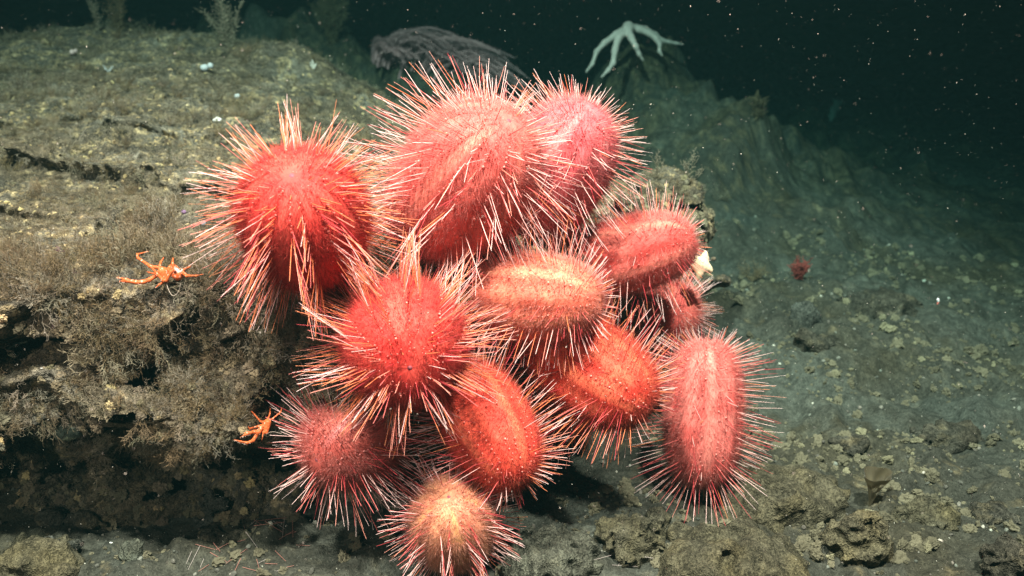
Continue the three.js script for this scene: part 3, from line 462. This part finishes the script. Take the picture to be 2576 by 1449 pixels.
for (const [x, y, h, l] of [[259, 775, 22, 'dark purple anemone in a crevice left of the lobster claw'], [155, 632, 24, 'dark purple anemone in the shaded hollow at the left edge'], [192, 688, 22, 'purple anemone below the hollow at the left'], [215, 860, 22, 'violet anemone beside the white shell hash in the dark face'], [315, 900, 22, 'reddish purple anemone above the dark cavity'], [137, 826, 20, 'purple anemone low in the dark left face'], [644, 1022, 24, 'purple anemone above the lower squat lobster']])
  colony('anemone', l, 'anemone', 'purple anemones in crevices of the rock face', x, y, h, h * 1.6, 22, { r: 0.0007, twig: 0, sub: 0, col: [[0.10, 0.035, 0.075], [0.17, 0.07, 0.13]] });
function blobThing(name, label, cat, group, px, py, rpx, color, o = {}) {
  const p = hit(px, py), d = depthOf(p), r = rpx * K * d, g = thing(name, label, cat, group, p), b = new Buf(), rnd = rngOf(px * 3 + py);
  for (const [x, y, z, s] of o.lobes ?? [[0, 0.6, 0, 1]]) b.ball(V(x * r, y * r, z * r), r * s, color, 14, V(1, o.flat ?? 0.9, 1));
  const geo = b.geo(), P = geo.attributes.position; for (let i = 0; i < P.count; i++) { const k = 1 + 0.12 * noise(P.getX(i) / r * 1.7 + px, P.getY(i) / r * 1.7, P.getZ(i) / r * 1.7); P.setXYZ(i, P.getX(i) * k, P.getY(i) * k, P.getZ(i) * k); } geo.computeVertexNormals();
  part('body', geo, o.mat ?? M.skin, g); if (o.tip) { const t = new Buf(); for (let k = 0; k < 7; k++) { const a = k / 7 * 6.283; t.tube([V(Math.cos(a) * r * 0.4, r * 1.1, Math.sin(a) * r * 0.4), V(Math.cos(a) * r * 0.8, r * 1.7, Math.sin(a) * r * 0.8)], [r * 0.13, r * 0.05], 4, color); } part('tentacle', t.geo(), M.skin, g); }
  return g;
}
blobThing('shell', 'bright white crumpled shell piece on the ledge above the red urchin', 'shell', null, 547, 306, 9, [0.85, 0.84, 0.82], { lobes: [[-0.5, 0.4, 0, 0.8], [0.5, 0.5, 0.1, 0.9], [0, 0.9, -0.3, 0.5]], flat: 0.6 });
blobThing('sponge', 'bluish translucent double sponge on the upper ledge', 'sponge', 'pale sponges on the ledge', 520, 176, 11, [0.42, 0.45, 0.47], { lobes: [[-0.5, 0.5, 0, 0.9], [0.9, 0.9, -0.2, 0.75]] });
blobThing('sponge', 'pale pink sponge on the upper left slope', 'sponge', 'pale sponges on the ledge', 186, 140, 10, [0.5, 0.38, 0.36], { lobes: [[-0.3, 0.8, 0, 0.7], [0.5, 1.1, 0, 0.6]] });
blobThing('sea_squirt', 'round violet sea squirt at the urchin end of the bushy growth', 'sea squirt', 'small round sea squirts', 463, 537, 6, [0.20, 0.12, 0.22]);
blobThing('sea_squirt', 'round grey sea squirt next to the red urchin spines', 'sea squirt', 'small round sea squirts', 512, 567, 8, [0.20, 0.19, 0.20]);
blobThing('sea_squirt', 'small pale blue round sea squirt near the upper ledge centre', 'sea squirt', 'small round sea squirts', 597, 246, 7, [0.45, 0.48, 0.5]);
colony('soft_coral', 'small white branching coral on the ledge skyline', 'coral', null, 790, 172, 26, 26, 8, { r: 0.0038, twig: 0, sub: 1, col: [[0.55, 0.52, 0.46], [0.62, 0.6, 0.55]] });
colony('soft_coral', 'tuft of pale fingers under a dark shelf on the ledge', 'coral', null, 272, 178, 22, 26, 12, { r: 0.0016, twig: 0, sub: 0, col: [[0.35, 0.37, 0.37], [0.5, 0.52, 0.52]] });
for (const [x, y, r, l] of [[388, 766, 7, 'white streak of shell beside the lower lobster ledge'], [594, 872, 5, 'bright white shell bit below the red urchin'], [421, 906, 5, 'small white shell on the dark face beneath the lobster'], [700, 902, 5, 'white shell bit left of the middle red urchin'], [533, 1003, 5, 'white shell bit above the dark cavity'], [105, 927, 4, 'tiny white shell in the dark lower left hollow'], [178, 750, 6, 'curled white worm tube on the shaded face'], [275, 1317, 6, 'white shell bits on the silt between the lower left rocks'], [280, 1366, 6, 'white shell pair on the silt nearer the bottom edge'], [97, 1405, 9, 'white rimmed shell in the lower left rock']])
  blobThing('shell_fragment', l, 'shell', 'white shell bits', x, y, r * 0.62, [0.75, 0.74, 0.70], { lobes: [[-0.6, 0.3, 0, 0.7], [0.5, 0.3, 0.2, 0.6]], flat: 0.5 });

// ---------------------------------------------------------------- loose rocks on the seabed
function rock(seed, px, py, wpx, hpx, deep, label, o = {}) {
  const foot = hit(px, py + hpx * 0.75), d = depthOf(foot), w = wpx * K * d, h = hpx * K * d, c = V((px - 1288) * K * d, foot.y + h * (o.sink ?? 0.05), foot.z - deep * w * 0.35), rx = w, ry = h * (o.tall ?? 1.05), rz = w * deep, rot = new THREE.Matrix4().makeRotationFromEuler(new THREE.Euler(...(o.rot ?? [0, 0, 0]))).invert(), q = V();
  const body = (x, y, z) => { q.set(x - c.x, y - c.y, z - c.z).applyMatrix4(rot); x = q.x / rx; y = q.y / ry; z = q.z / rz; const e = o.slab ? Math.max(Math.abs(x), Math.abs(y), Math.abs(z)) * 0.75 + Math.hypot(x, y, z) * 0.25 : Math.hypot(x, y, z); return (e - 1) * Math.min(rx, ry, rz); };
  const A = o.amp ?? 0.5, s = Math.min(rx, ry, rz), f1 = 0.9 / w, f = (x, y, z) => { let e = body(x, y, z); e -= A * s * (0.75 * fbm(x * f1 * 1.4 + seed, y * f1 * 1.4, z * f1 * 1.4, 3) + 0.4 * ridge(x * f1 * 2.2 + seed, y * f1 * 2.2, z * f1 * 2.2)); e -= 0.012 * fbm(x * 32, y * 32, z * 32, 3); return e + 0.022 * Math.max(0, noise(x * 27 + seed, y * 27, z * 27) - 0.08) + 0.003 * noise(x * 90, y * 90, z * 90); };
  const m = 1.75, big = Math.max(rx, ry, rz) * m, r = mesher(f, body, A * s * 0.8 + 0.02, [c.x - big, c.y - big, c.z - big], [c.x + big, c.y + big, c.z + big], o.cell ?? 0.0045, (x, y, z) => y > seabed(x, z) - 0.05);
  const tint = o.tint ?? [1, 1, 1], silt = o.silt ?? 0;
  single('rock', solid(r, (x, y, z, out, nn, i) => { rockColor(x, y, z, out); if (o.base) mixc(out, out, o.base, 0.7 + 0.25 * noise(x * 30, y * 30, z * 30)); mixc(out, out, SILT, Math.max(silt, 0.55) * smooth(-0.35, 0.25, fbm(x * 14, y * 14, z * 14, 3) + 0.1 + 0.25 * silt)); for (let k = 0; k < 3; k++) out[k] *= tint[k] * 0.66; }, 2.6), M.rock, label, 'rock', 'loose rocks on the seabed');
}
rock(1, 85, 1405, 105, 62, 0.8, 'tan lumpy rock in the lower left corner', { base: [0.33, 0.27, 0.14] });
rock(2, 146, 1372, 48, 40, 0.22, 'tilted grey slate slab with a pale crusted edge', { base: [0.17, 0.19, 0.19], rot: [0.5, 0.3, -0.6], slab: 1, amp: 0.3, sink: 0.5 });
rock(3, 118, 1292, 32, 26, 0.8, 'small brown rock behind the tilted slate slab', {});
rock(4, 212, 1296, 46, 24, 0.7, 'crumbly grey rock casting a dark shadow on the silt', {});
rock(5, 532, 1288, 26, 44, 0.4, 'upright pointed slate grey stone under the overhang', { base: [0.24, 0.27, 0.26], slab: 1, amp: 0.6, rot: [0, 0, -0.35], sink: 0.5 });
rock(6, 338, 1372, 34, 40, 0.6, 'greenish grey lump with a steep right side', { base: [0.19, 0.22, 0.18], amp: 0.7 });
rock(7, 560, 1345, 60, 26, 0.8, 'flat brown stone with a dark underside below the slate stone', { amp: 0.7 });
rock(8, 1368, 1395, 115, 70, 0.8, 'large crumbly grey green rock right of the ochre urchin', { base: [0.33, 0.35, 0.28], amp: 0.75 });
rock(9, 1585, 1345, 78, 62, 0.8, 'brown pitted rock between the crumbly and silted rocks', { base: [0.28, 0.25, 0.15], amp: 0.95 });
rock(10, 1655, 1295, 34, 40, 0.9, 'rounded boulder just under the barrel shaped urchin', { base: [0.32, 0.28, 0.17], amp: 0.4 });
rock(11, 1985, 1240, 150, 75, 0.9, 'broad silt covered boulder right of the barrel shaped urchin', { base: [0.36, 0.30, 0.16], silt: 0.35, amp: 0.45 });
rock(12, 1850, 1400, 175, 75, 0.8, 'murky brown boulder at the bottom edge', { base: [0.33, 0.28, 0.15], silt: 0.4, amp: 0.45 });
rock(13, 2165, 1330, 75, 85, 0.7, 'yellowish jagged rock beside the brown funnel sponge', { base: [0.44, 0.37, 0.2], amp: 0.8 });
rock(14, 2330, 1285, 68, 42, 0.8, 'low yellowish rock right of the funnel sponge', { base: [0.36, 0.31, 0.17], amp: 0.8 });
rock(15, 2495, 1290, 50, 26, 0.8, 'small grey rock near the right edge', { amp: 0.8 });
rock(16, 2535, 1390, 52, 55, 0.8, 'dark speckled rock in the lower right corner', { amp: 0.7 });
rock(17, 2026, 775, 34, 40, 0.6, 'pale blue grey stone on the slope below the red tuft', { base: [0.26, 0.30, 0.29], amp: 0.6, cell: 0.006 });
rock(18, 2060, 850, 60, 26, 0.5, 'broken slab with a dark gap beneath it on the right slope', { amp: 0.5, cell: 0.006, rot: [0, 0.2, -0.25] });
rock(19, 2215, 760, 95, 50, 0.8, 'dim brown boulder at the edge of the right slope', { amp: 0.5, cell: 0.007, silt: 0.3 });
rock(20, 2400, 1090, 70, 26, 0.7, 'low dark edged stone on the right seabed', { amp: 0.8, cell: 0.006 });
rock(21, 2150, 1105, 45, 18, 0.7, 'small flat stone right of the spines of the barrel shaped urchin', { amp: 0.8, cell: 0.006 });

// ---------------------------------------------------------------- animals
function limbs(list, k, cell, color, P) {                             // list: [points, r0, r1] in metres
  const caps = []; for (const [pts, a, b] of list) for (let i = 0; i + 1 < pts.length; i++) caps.push([pts[i], pts[i + 1], lerp(a, b, i / (pts.length - 1)), lerp(a, b, (i + 1) / (pts.length - 1))]);
  const lo = [1e9, 1e9, 1e9], hi = [-1e9, -1e9, -1e9]; for (const [a, b, r] of caps) for (const p of [a, b]) [p.x, p.y, p.z].forEach((v, i) => { lo[i] = Math.min(lo[i], v - 2.2 * r - 0.004); hi[i] = Math.max(hi[i], v + 2.2 * r + 0.004); });
  const f = (x, y, z) => { let d = 1e9; for (const [a, b, ra, rb] of caps) d = smin(d, capsule(x, y, z, a, b, ra, rb), k); return d + (P ?? 0) * noise(x * 420, y * 420, z * 420); };
  return solid(mesher(f, f, 0.004, lo, hi, cell), color);
}
function lobster(label, ox, oy, sc, d, body, legs, feelers, white) {
  const Z = (x, y, dz = 0) => at((ox + x / sc) * 0.6708, (oy + y / sc) * 0.6708, d + dz), k = 0.6708 / sc * K * d, base = Z(...body[0][0][0]), g = thing('squat_lobster', label, 'squat lobster', 'orange squat lobsters', base);
  const list = [...body, ...legs].map(([pts, a, b]) => [pts.map((p) => Z(...p).sub(base)), a * k, b * k]), w = white.map(([x, y, r, dz]) => [Z(x, y, dz).sub(base), r * k]);
  const geo = limbs(list, 0.0018, 0.00085, (x, y, z, o) => { const n = noise(x * 380, y * 380, z * 380), s = 1 + 0.35 * n; o[0] = 0.50 * s; o[1] = 0.11 * s; o[2] = 0.035 * s; for (const [c, r] of w) { const t = smooth(r, r * 0.6, Math.hypot(x - c.x, y - c.y, z - c.z)); mixc(o, o, [0.72, 0.66, 0.68], t * (0.75 + 0.25 * n)); } if (n > 0.5) mixc(o, o, [0.8, 0.55, 0.45], 0.6); }, 0.0003);
  part('body', geo, M.wet, g);
  for (const f of feelers) { const b = new Buf(), c = new THREE.CatmullRomCurve3(f.map((p) => Z(...p).sub(base))); b.tube(c.getPoints(18), [...Array(19)].map((_, i) => 0.00035 - 0.00001 * i), 4, [0.5, 0.42, 0.36]); part('antenna', b.geo(), M.wet, g); }
  const sp = new Buf(), rnd = rngOf(ox); for (const [pts, a, b] of legs.slice(0, 4)) for (let i = 0; i + 1 < pts.length; i++) for (let m = 0; m < 8; m++) { const t = rnd(), p = Z(...pts[i]).sub(base).lerp(Z(...pts[i + 1]).sub(base), t), dr = V(rnd() - 0.5, -0.2 - rnd(), rnd() - 0.2).normalize(); addSpine(sp, p, dr, (lerp(a, b, t) + 22) * k, 0.00045, [0.8, 0.3, 0.15], [0.9, 0.7, 0.6]); }
  part('bristle', sp.geo(), M.wet, g, 'stuff');
}
const D1 = depthOf(hit(400, 690)) - 0.05;
lobster('orange squat lobster clinging upside down below the bushy growth, claw reaching left', 400, 900, 5.795, D1,
  [[[[1225, 700, -0.004], [1290, 860, -0.004]], 118, 72], [[[1440, 640, 0.004], [1540, 760, 0.004]], 118, 125]],
  [[[[1070, 780, -0.006], [920, 870, -0.01], [800, 912, -0.012], [640, 920, -0.014], [430, 882, -0.016]], 46, 46], [[[430, 868, -0.016], [215, 806, -0.017]], 36, 9], [[[430, 900, -0.016], [270, 893, -0.017]], 27, 8], [[[1230, 880, -0.012], [980, 600, -0.016]], 38, 22],
    [[[1180, 610, 0], [950, 575, -0.004], [680, 390, 0.004], [665, 310, 0.01], [900, 250, 0.018]], 40, 12], [[[1300, 880, -0.012], [1400, 690, -0.014]], 38, 44], [[[1150, 570, 0.004], [1180, 480, 0.01], [1240, 380, 0.015]], 28, 12], [[[1480, 660, -0.006], [1430, 520, -0.006], [1440, 400, 0.006]], 38, 18], [[[1640, 665, 0], [1800, 580, 0.004], [1880, 490, 0.01]], 28, 10], [[[1640, 700, 0], [1740, 780, -0.004], [1950, 780, 0], [2110, 740, 0.008]], 40, 11], [[[1060, 735, 0], [930, 710, -0.004], [840, 675, -0.006]], 20, 8], [[[1220, 925, -0.01], [1140, 970, -0.012], [1060, 1040, -0.014]], 26, 8]],
  [[[1300, 940, -0.008], [1350, 1090, -0.012], [1440, 1210, -0.014], [1540, 1150, -0.012], [1615, 930, -0.008]]], [[1400, 850, 55, -0.012], [1480, 760, 95, -0.01], [1560, 620, 105, -0.004], [640, 920, 45, -0.014], [800, 912, 28, -0.012]]);
const D2 = depthOf(hit(640, 1085)) - 0.02;
lobster('smaller orange squat lobster in the shade beside the lowest left urchin', 840, 1480, 6.037, Math.min(D2 - 0.02, 1.35),
  [[[[980, 640, 0], [950, 850, -0.004]], 88, 52]],
  [[[[860, 730, -0.004], [780, 850, -0.008], [690, 842, -0.01]], 52, 50], [[[690, 840, -0.01], [370, 876, -0.012]], 30, 11], [[[620, 870, -0.01], [480, 910, -0.012], [360, 960, -0.012]], 24, 8], [[[745, 900, -0.008], [660, 1040, -0.01], [530, 1090, -0.012], [380, 1060, -0.012], [230, 1015, -0.012]], 46, 10],
    [[[880, 620, 0], [820, 600, 0.002], [690, 450, 0.008], [620, 370, 0.012]], 30, 11], [[[870, 690, 0], [590, 772, 0], [440, 650, 0.006], [380, 560, 0.01]], 30, 10], [[[990, 560, 0], [1040, 440, 0.006], [1050, 260, 0.014]], 22, 8], [[[1080, 560, 0], [1280, 400, 0.006], [1310, 300, 0.012]], 22, 8], [[[890, 850, -0.006], [860, 1020, -0.01]], 22, 8]],
  [[[960, 890, -0.006], [1100, 840, -0.02], [1300, 880, -0.03]]], [[985, 690, 62, -0.012], [950, 770, 40, -0.012]]);
function star(name, label, ox, oy, sc, d, arms, color, cell, k, fuzz) {
  const Z = (x, y, dz = 0) => at((ox + x / sc) * 0.6708, (oy + y / sc) * 0.6708, d + dz), s = 0.6708 / sc * K * d, base = Z(...arms[0][0][0]), g = thing(name, label, 'starfish', null, base);
  part('body', limbs(arms.map(([pts, a, b]) => [pts.map((p) => Z(...p).sub(base)), a * s, b * s]), k, cell, (x, y, z, o) => { const n = fbm(x * 90 / cell * 0.003, y * 90 / cell * 0.003, z * 90 / cell * 0.003, 3); const v = 1 + 0.3 * n; o[0] = color[0] * v; o[1] = color[1] * v; o[2] = color[2] * v; }, fuzz), M.vc, g);
  return [g, Z, base];
}
star('starfish', 'long armed white starfish draped over the crest of the far mound', 2140, 40, 4.83, 3.42, [
  [[[1040, 300, -0.02], [1060, 330, -0.03]], 105, 100], [[[1000, 330], [830, 430], [620, 580], [470, 740], [395, 960], [280, 1110]], 72, 20], [[[1010, 340, -0.04], [860, 500, -0.07], [800, 720, -0.08], [770, 950, -0.08], [680, 1080, -0.08], [560, 1200, -0.08]], 76, 20],
  [[[1030, 330, -0.04], [1090, 480, -0.07], [1180, 650, -0.08], [1240, 790, -0.07], [1315, 905, -0.06]], 72, 18], [[[1080, 300], [1250, 340], [1420, 410], [1545, 510], [1615, 610], [1605, 730], [1665, 820]], 72, 18], [[[1120, 290, 0.05], [1350, 330, 0.1], [1530, 430, 0.12], [1660, 540, 0.13], [1780, 565, 0.13], [1920, 590, 0.13], [2045, 615, 0.13]], 60, 16]], [0.62, 0.52, 0.48], 0.0042, 0.009, 0.0005);
{ const [g, Z, base] = star('starfish', 'cream knobbly starfish clinging behind the right end of the sideways red urchin', 2500, 900, 7.247, 1.69, [
    [[[970, 660], [1020, 500], [1055, 355]], 120, 62], [[[970, 660], [1110, 760], [1195, 830]], 120, 58], [[[960, 680], [880, 900], [845, 1030]], 115, 62], [[[960, 640], [800, 560], [690, 490]], 110, 48], [[[950, 690], [800, 730], [650, 690]], 105, 40]], [0.80, 0.63, 0.42], 0.0014, 0.008, 0.0006);
  const b = new Buf(), rnd = rngOf(9); for (const [tx, ty, r] of [[1055, 355, 62], [1195, 830, 58], [845, 1030, 62], [690, 490, 48]]) for (let m = 0; m < 120; m++) { const t = Math.pow(rnd(), 0.7), p = Z(lerp(970, tx, t), lerp(660, ty, t)).sub(base), dr = V(rnd() - 0.5, rnd() - 0.5, rnd() - 0.1).normalize(), R = lerp(115, r, t) * 0.6708 / 7.247 * K * 1.69; addSpine(b, p, dr, R * 1.18, 0.0007, [0.8, 0.65, 0.45], [0.88, 0.76, 0.58]); } part('knob', b.geo(), M.vc, g, 'stuff'); }
{ // the drooping purple coral behind the reef
  const g = thing('purple_coral', 'large dusky purple coral of drooping fronds rising behind the green reef', 'coral', null, at(1060, 200, 3.75)), rnd = rngOf(31), b0 = g.position;
  for (let k = 0; k < 300; k++) {
    const i = rnd(), j = rnd(), d = 3.75 + (rnd() - 0.5) * 0.45, big = smooth(-0.05, 0.4, i) * (1 - 0.15 * i), x = lerp(938, 1165, i), y = lerp(128, 225, i) + lerp(-8, 26, rnd()) - 48 * big * j;
    const h = lerp(34, 66, big) * (0.6 + 0.4 * rnd()), w = lerp(26, 150, big) * (0.6 + 0.75 * rnd() * rnd() + 0.1 * j), drop = lerp(-6, 34, rnd()) * big;
    const P = [at(x - w * 0.12, y + h * 0.5, d), at(x, y - h * 0.35, d), at(x + w * 0.22, y - h * 0.8, d - 0.03), at(x + w * 0.55, y - h * 0.92, d - 0.06), at(x + w * 0.9, y - h * 0.68 + drop * 0.35, d - 0.08), at(x + w * 1.2, y - h * 0.3 + drop, d - 0.1)].map((p) => p.sub(b0));
    const pts = new THREE.CatmullRomCurve3(P).getPoints(18), b = new Buf(), f = 0.7 + 0.6 * rnd(), c = [0.36 * f, 0.19 * f, 0.20 * f]; b.tube(pts, (t) => 0.0058 * (1 - 0.75 * t), 5, c, [c[0] * 1.1, c[1] * 1.2, c[2] * 1.2]);
    for (let m = 1; m < pts.length - 1; m++) for (let s = 0; s < 9; s++) { const dr = V(rnd() - 0.5, rnd() - 0.5, rnd() - 0.5).normalize(); b.tube([pts[m], pts[m].clone().addScaledVector(dr, 0.012)], [0.0010, 0.0006], 3, c); }
    part('frond', b.geo(), M.vc, g);
  }
}
{ // funnel sponge
  const p = hit(2188, 1272), d = depthOf(p), s = K * d, g = thing('funnel_sponge', 'brown translucent funnel sponge with holes standing among the right hand rocks', 'sponge', null, p);
  const m = new THREE.MeshPhysicalMaterial({ vertexColors: true, roughness: 0.6, transmission: 0.7, thickness: 0, side: THREE.DoubleSide }), nu = 26, nv = 36, P = [], C = [], I = [];
  for (let i = 0; i <= nu; i++) for (let j = 0; j < nv; j++) { const t = i / nu, a = j / nv * 6.283, w = (3 + 30 * Math.pow(t, 1.5)) * s * (1 + 0.5 * noise(Math.cos(a) * 1.1, Math.sin(a) * 1.1, t * 2 + 4)), n = noise(Math.cos(a) * 3, t * 5, Math.sin(a) * 3); P.push(Math.cos(a) * w + t * 9 * s, t * 92 * s * (1 + 0.07 * Math.cos(a + 1)), Math.sin(a) * w * 0.75); const v = 1 + 0.3 * n; C.push(0.19 * v, 0.15 * v, 0.08 * v); }
  const hole = (t, a) => [[0.62, 1.9, 0.09, 0.3], [0.45, 0.9, 0.06, 0.25], [0.74, 1.2, 0.06, 0.2]].some(([u, b, du, db]) => ((t - u) / du) ** 2 + ((a - b) / db) ** 2 < 1);
  for (let i = 0; i < nu; i++) for (let j = 0; j < nv; j++) { if (hole((i + 0.5) / nu, (j + 0.5) / nv * 6.283)) continue; const A = i * nv + j, B = i * nv + (j + 1) % nv; I.push(A, A + nv, B, B, A + nv, B + nv); }
  const gg = new THREE.BufferGeometry(); gg.setAttribute('position', new THREE.BufferAttribute(new Float32Array(P), 3)); gg.setAttribute('color', new THREE.BufferAttribute(new Float32Array(C), 3)); gg.setIndex(I); gg.computeVertexNormals(); part('cup', gg, m, g);
}
{ // drifting shrimp
  const p = at(2360, 758, 1.9), g = thing('shrimp', 'tiny pale and red shrimp drifting in the dark water at the right', 'shrimp', null, p), c = (x, y, z) => V(x, y, z).multiplyScalar(0.001);
  part('body', limbs([[[c(-1, 4, 0), c(0, 1, 0), c(0.4, -3, 0), c(-0.8, -6, 0)], 0.0028, 0.0012], [[c(0, 1, 0), c(2.6, 2.4, 0)], 0.0007, 0.0004], [[c(0.3, -2, 0), c(2.6, -1.4, 0)], 0.0006, 0.0004]], 0.001, 0.0005, (x, y, z, o) => { if (y < -0.001) mixc(o, [0.7, 0.15, 0.12], [0.75, 0.3, 0.25], 0.5); else mixc(o, [0.8, 0.8, 0.8], [0.8, 0.8, 0.8], 0); }), M.wet, g);
  const b = new Buf(); b.tube([c(-1, 4, 0), c(-2, 8, 1), c(-1, 12, 2)], [0.00025, 0.0002, 0.00015], 4, [0.6, 0.5, 0.5]); part('antenna', b.geo(), M.wet, g);
}
// ---------------------------------------------------------------- litter and drifting flecks
const LITTER = [[0.34, 0.28, 0.26], [0.36, 0.15, 0.12]].map((c) => new Buf().tube([V(0, -0.5, 0), V(0, 0.5, 0)], [1, 0.7], 5, c, c.map((v) => v * 1.1)).geo());
{ const rnd = rngOf(61), rest = [];
  for (let k = 0; k < 62; k++) { const a = rnd() < 0.66, px = a ? 470 + 300 * rnd() : 1400 + 290 * rnd(), py = a ? 1292 + 145 * rnd() : 1330 + 100 * rnd(), p = hit(px, py); if (p.y > 0.09) continue; rest.push(p);
    const kind = rnd() < 0.55 ? 0 : 1, m = single('broken_spine', LITTER[kind], M.spine, 'thin broken urchin spine lying on the grey silt', 'urchin spine', 'broken urchin spines littering the seabed'), t = rnd() * 3.14, x = V(Math.cos(t), 0, Math.sin(t)), n = normalAt(p); x.addScaledVector(n, -x.dot(n)).normalize();
    m.position.copy(p).addScaledVector(n, 0.0012); m.quaternion.setFromUnitVectors(V(0, 1, 0), x); const L = 0.012 + 0.04 * rnd(); m.scale.set(0.00042, L, 0.00042); } }
{ const rnd = rngOf(62), n = 8000, geo = new Buf().ball(V(0, 0, 0), 1, [1, 1, 1], 5).geo(), im = new THREE.InstancedMesh(geo, std({ vertexColors: true }), n), m = new THREE.Matrix4(), q = new THREE.Quaternion();
  for (let k = 0; k < n; k++) { let p; for (let t = 0; t < 9; t++) { const d = 0.75 + 2.9 * Math.pow(rnd(), 0.75); p = at(rnd() * 2900 - 160, rnd() * 1700 - 130, d); if (field(p) > 0.01) break; } q.setFromEuler(new THREE.Euler(rnd() * 6, rnd() * 6, rnd() * 6)); const r = 0.00016 + 0.0004 * Math.pow(rnd(), 6), s = rnd() < 0.3 ? 2.8 : 1.2; m.compose(p, q, V(r, r * s, r)); im.setMatrixAt(k, m); const c = 0.3 + 0.4 * rnd(); im.setColorAt(k, new THREE.Color().setRGB(c, c * 0.94, c * 0.82)); }
  named(im, 'marine_snow'); tag(im, 'pale flecks of marine snow drifting in the dark water', 'marine snow', null, 'stuff'); scene.add(im); }
{ const rnd = rngOf(63), n = 9000, geo = new THREE.IcosahedronGeometry(1, 0), im = shadowed(new THREE.InstancedMesh(geo, std({}), n)), m = new THREE.Matrix4(), q = new THREE.Quaternion();
  for (let k = 0; k < n; k++) { const z = 0.72 - 1.9 * Math.pow(rnd(), 1.3), x = (rnd() * 2 - 1) * (0.5 + 0.62 * (1.6 - z)), y = seabed(x, z); q.setFromEuler(new THREE.Euler(rnd() * 6, rnd() * 6, rnd() * 6)); const r = 0.0009 + 0.0042 * Math.pow(rnd(), 6); m.compose(V(x, y + r * 0.4, z), q, V(r * (0.8 + 0.7 * rnd()), r * 0.8, r)); im.setMatrixAt(k, m); const w = rnd(), c = w < 0.06 ? 0.45 : w < 0.4 ? 0.19 : 0.10; im.setColorAt(k, new THREE.Color().setRGB(c * (0.9 + 0.2 * rnd()), c * 0.95, c * 0.8)); }
  named(im, 'gravel'); tag(im, 'fine gravel and shell grains strewn over the silt', 'gravel', null, 'stuff'); scene.add(im); }
{ const rnd = rngOf(64), g = thing('stone_rubble', 'small crumbly stones half sunk in the silt', 'rubble'); g.userData.kind = 'stuff';
  NODULES.forEach((geo) => { const n = 900, im = shadowed(new THREE.InstancedMesh(geo, M.turf, n)), m = new THREE.Matrix4(), q = new THREE.Quaternion(); im.name = 'stone'; im.userData.kind = 'stuff';
    for (let k = 0; k < n; k++) { let x, z; for (let t = 0; t < 12; t++) { z = 0.62 - 1.7 * Math.pow(rnd(), 1.2); x = (rnd() * 2 - 1) * (0.45 + 0.6 * (1.6 - z)); if (rnd() < smooth(-0.1, 0.25, fbm(x * 5, 3, z * 5, 2)) * (0.4 + smooth(0, 0.3, x))) break; } const r = 0.0025 + 0.010 * Math.pow(rnd(), 4); q.setFromEuler(new THREE.Euler(rnd() * 6, rnd() * 6, rnd() * 6)); m.compose(V(x, seabed(x, z) + r * 0.15, z), q, V(r, r * 0.8, r)); im.setMatrixAt(k, m); const c = 0.55 + 0.36 * rnd(), w = rnd(); im.setColorAt(k, new THREE.Color().setRGB(c * (w < 0.12 ? 0.28 : 0.17), c * (w < 0.12 ? 0.25 : 0.15), c * (w < 0.12 ? 0.16 : 0.10))); }
    g.add(im); }); }
renderer.render(scene, camera);
